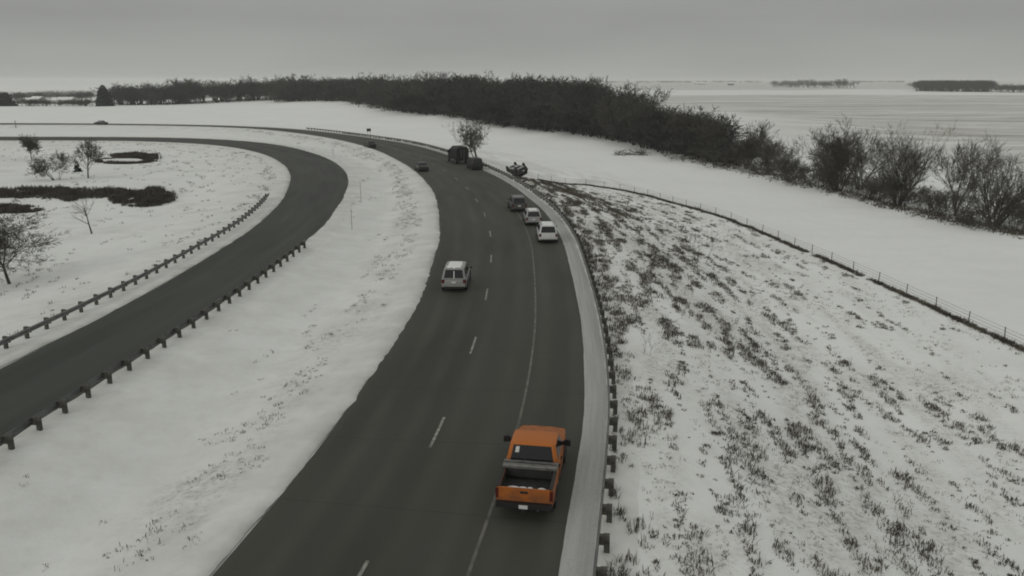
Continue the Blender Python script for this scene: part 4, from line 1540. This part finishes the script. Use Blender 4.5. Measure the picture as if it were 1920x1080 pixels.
def make_box_truck(label):
    m = paint('dark_truck_paint', (.008, .010, .008), .6, .0, .05)
    root = empty('box_truck')
    tag(root, label, 'truck')
    # chassis
    MB().box(-.45, .45, -3.4, 3.4, .62, .85).build('chassis_frame', M_BLACK, root)
    bx = MB()
    ring = lambda y_, i: [(-1.2 + i, y_, 1.0), (-1.2 + i, y_, 2.86 - i), (-.8, y_, 3.2 - i), (.8, y_, 3.2 - i), (1.2 - i, y_, 2.86 - i), (1.2 - i, y_, 1.0)]
    bx.loft([ring(-3.5, .03), ring(-3.46, 0), ring(.7, 0), ring(1.25, .16)])
    cb = bx.build('cargo_box', m, root)
    for s in (-1, 1):
        d = MB().box(*sorted((s * .02, s * 1.08)), -3.535, -3.502, 1.08, 2.78).build('rear_door', m, cb)
        MB().tube([(s * .25, -3.56, 1.1), (s * .25, -3.56, 2.7)], .025, 6).build('lock_rod', M_CHROME, d)
        for k in range(6):
            MB().box(*sorted((s * 1.2, s * 1.215)), -3.2 + k * .78, -3.15 + k * .78, 1.05, 2.82).build('side_rib', m, cb)
        MB().box(*sorted((s * .75, s * 1.05)), -3.56, -3.5, .82, .96).build('tail_light', M_TAIL, root)
        MB().box(*sorted((s * 1.12, s * 1.36)), 2.45, 2.6, 1.7, 2.3).build('mirror', M_BLACK, root)
    st = [sect(1.4, 1.05, .7, 2.55, .05, .02), sect(1.9, 1.08, .6, 2.6, .05, .02), sect(2.6, 1.08, .6, 2.45, .05, .02), sect(2.95, 1.05, .6, 1.75, .05, .02), sect(3.9, 1.0, .6, 1.55, .05, .02), sect(4.05, .9, .65, 1.3, .02, .02)]
    smooth_by_angle(MB().loft(st).build('cab', m, root), 35)
    panel([(.9, 2.97, 1.80), (-.9, 2.97, 1.80), (-.86, 2.66, 2.36), (.86, 2.66, 2.36)], (0, .85, .5)).build('windshield', M_GLASS, root)
    for s in (-1, 1):
        q = [(s * 1.082, 1.75, 1.75), (s * 1.082, 2.62, 1.75), (s * 1.082, 2.5, 2.3), (s * 1.082, 1.75, 2.3)]
        panel(q, (s, 0, 0)).build('side_window', M_GLASS, root)
    MB().box(-1.1, 1.1, -3.62, -3.5, .62, .80).build('rear_bumper', M_BLACK, root)
    for yy in (-2.1, 3.1):
        for s in (-1, 1):
            wl = link('wheel', TYRE_ME, None, root)
            wl.location = (s * .98, yy, .48)
            wl.scale = (s * 1.5, 1.35, 1.35)
            link('rim', RIM_ME, None, wl)
    return root


place(make_box_truck('large dark box truck stopped at the bend beside the lone tree'), 868, 308, L=7.2, extra=.05)


# ------------------------------------------------------------------ far farm houses
def house(label, px, py, wx, wy, hh, rh, wallc, rz, name='house', roof_snow=True):
    x, y, z = [float(v) for v in gp(px, py)]
    root = empty(name, (x, y, z - .1), rz)
    tag(root, label, 'house' if name == 'house' else 'barn')
    a, b = wx / 2, wy / 2
    MB().add([(-a, -b, 0), (a, -b, 0), (a, b, 0), (-a, b, 0), (-a, -b, hh), (a, -b, hh), (a, b, hh), (-a, b, hh), (-a, 0, hh + rh), (a, 0, hh + rh)],
             [(0, 1, 5, 4), (2, 3, 7, 6), (1, 2, 6, 9, 5), (3, 0, 4, 8, 7)]).build('wall', wallc, root)
    ov_ = .4
    rm = MB()
    for s in (-1, 1):
        rm.add([(-a - ov_, s * (b + ov_), hh - ov_ * rh / b + .1), (a + ov_, s * (b + ov_), hh - ov_ * rh / b + .1), (a + ov_, 0, hh + rh + .1), (-a - ov_, 0, hh + rh + .1),
                (-a - ov_, s * (b + ov_), hh - ov_ * rh / b + .3), (a + ov_, s * (b + ov_), hh - ov_ * rh / b + .3), (a + ov_, 0, hh + rh + .3), (-a - ov_, 0, hh + rh + .3)],
               [(4, 5, 6, 7), (0, 1, 5, 4), (1, 2, 6, 5), (3, 0, 4, 7), (0, 1, 2, 3)])
    ro = rm.build('roof', M_CARSNOW, root)
    if name == 'house':
        MB().box(a * .4, a * .4 + .8, -.4, .4, hh + rh * .6, hh + rh + 1.0).build('chimney', M_BARK, ro)
        for k in (-.6, .0, .6):
            wn = MB().box(a * k - .6, a * k + .6, -b - .06, -b - .01, 1.0, 2.3).build('window', M_PLATE, root)
            MB().box(a * k - .48, a * k + .48, -b - .085, -b - .062, 1.12, 2.18).build('pane', M_GLASS, wn)
        MB().box(a * .3 - .5, a * .3 + .5, -b - .06, -b - .01, .1, 2.1).build('door', M_WOOD, root)
    else:
        MB().box(-1.6, 1.6, -b - .06, -b - .01, .1, 3.4).build('door', M_WOOD, root)


m_cr = mat('cream_siding', (.45, .45, .42), .8)
m_gy = mat('grey_siding', (.22, .22, .21), .8)
m_rd = mat('weathered_barn_wood', (.10, .08, .07), .9)
house('cream farmhouse with snowy roof left of the horizon evergreen', 125, 194, 11, 8, 3, 2, m_cr, .1)
house('grey house with snowy roof among the far left trees', 72, 192, 10, 8, 3, 2, m_gy, -.3)
house('small pale house in front of the dark horizon wood', 251, 190, 10, 8, 5, 3, m_cr, .5)
house('white farmhouse by the wood at the field corner', 445, 181, 13, 9, 4, 3, m_cr, .2)
house('grey farmhouse right of the white one at the field corner', 485, 180, 12, 9, 4, 3, m_gy, -.2)
house('long white farm shed on the flat skyline at right', 1312, 159, 40, 14, 6, 4, m_cr, .1, 'barn')
house('small dark barn beside the long white farm shed', 1370, 160, 22, 14, 7, 4, m_rd, -.2, 'barn')

# ------------------------------------------------------------------ winter haze
hz_ = MB().box(-9200, 9200, -400, 12500, float(Z.min()) - 2.0, 34.0)
hm = bpy.data.materials.new('winter_haze')
hm.use_nodes = True
hm.node_tree.nodes.clear()
ho = hm.node_tree.nodes.new('ShaderNodeOutputMaterial')
hv = hm.node_tree.nodes.new('ShaderNodeVolumePrincipled')
hv.inputs['Color'].default_value = (.98, .985, .97, 1)
hv.inputs['Density'].default_value = .00014
hm.node_tree.links.new(hv.outputs[0], ho.inputs['Volume'])
haze = hz_.build('haze', hm)
tag(haze, kind='stuff')
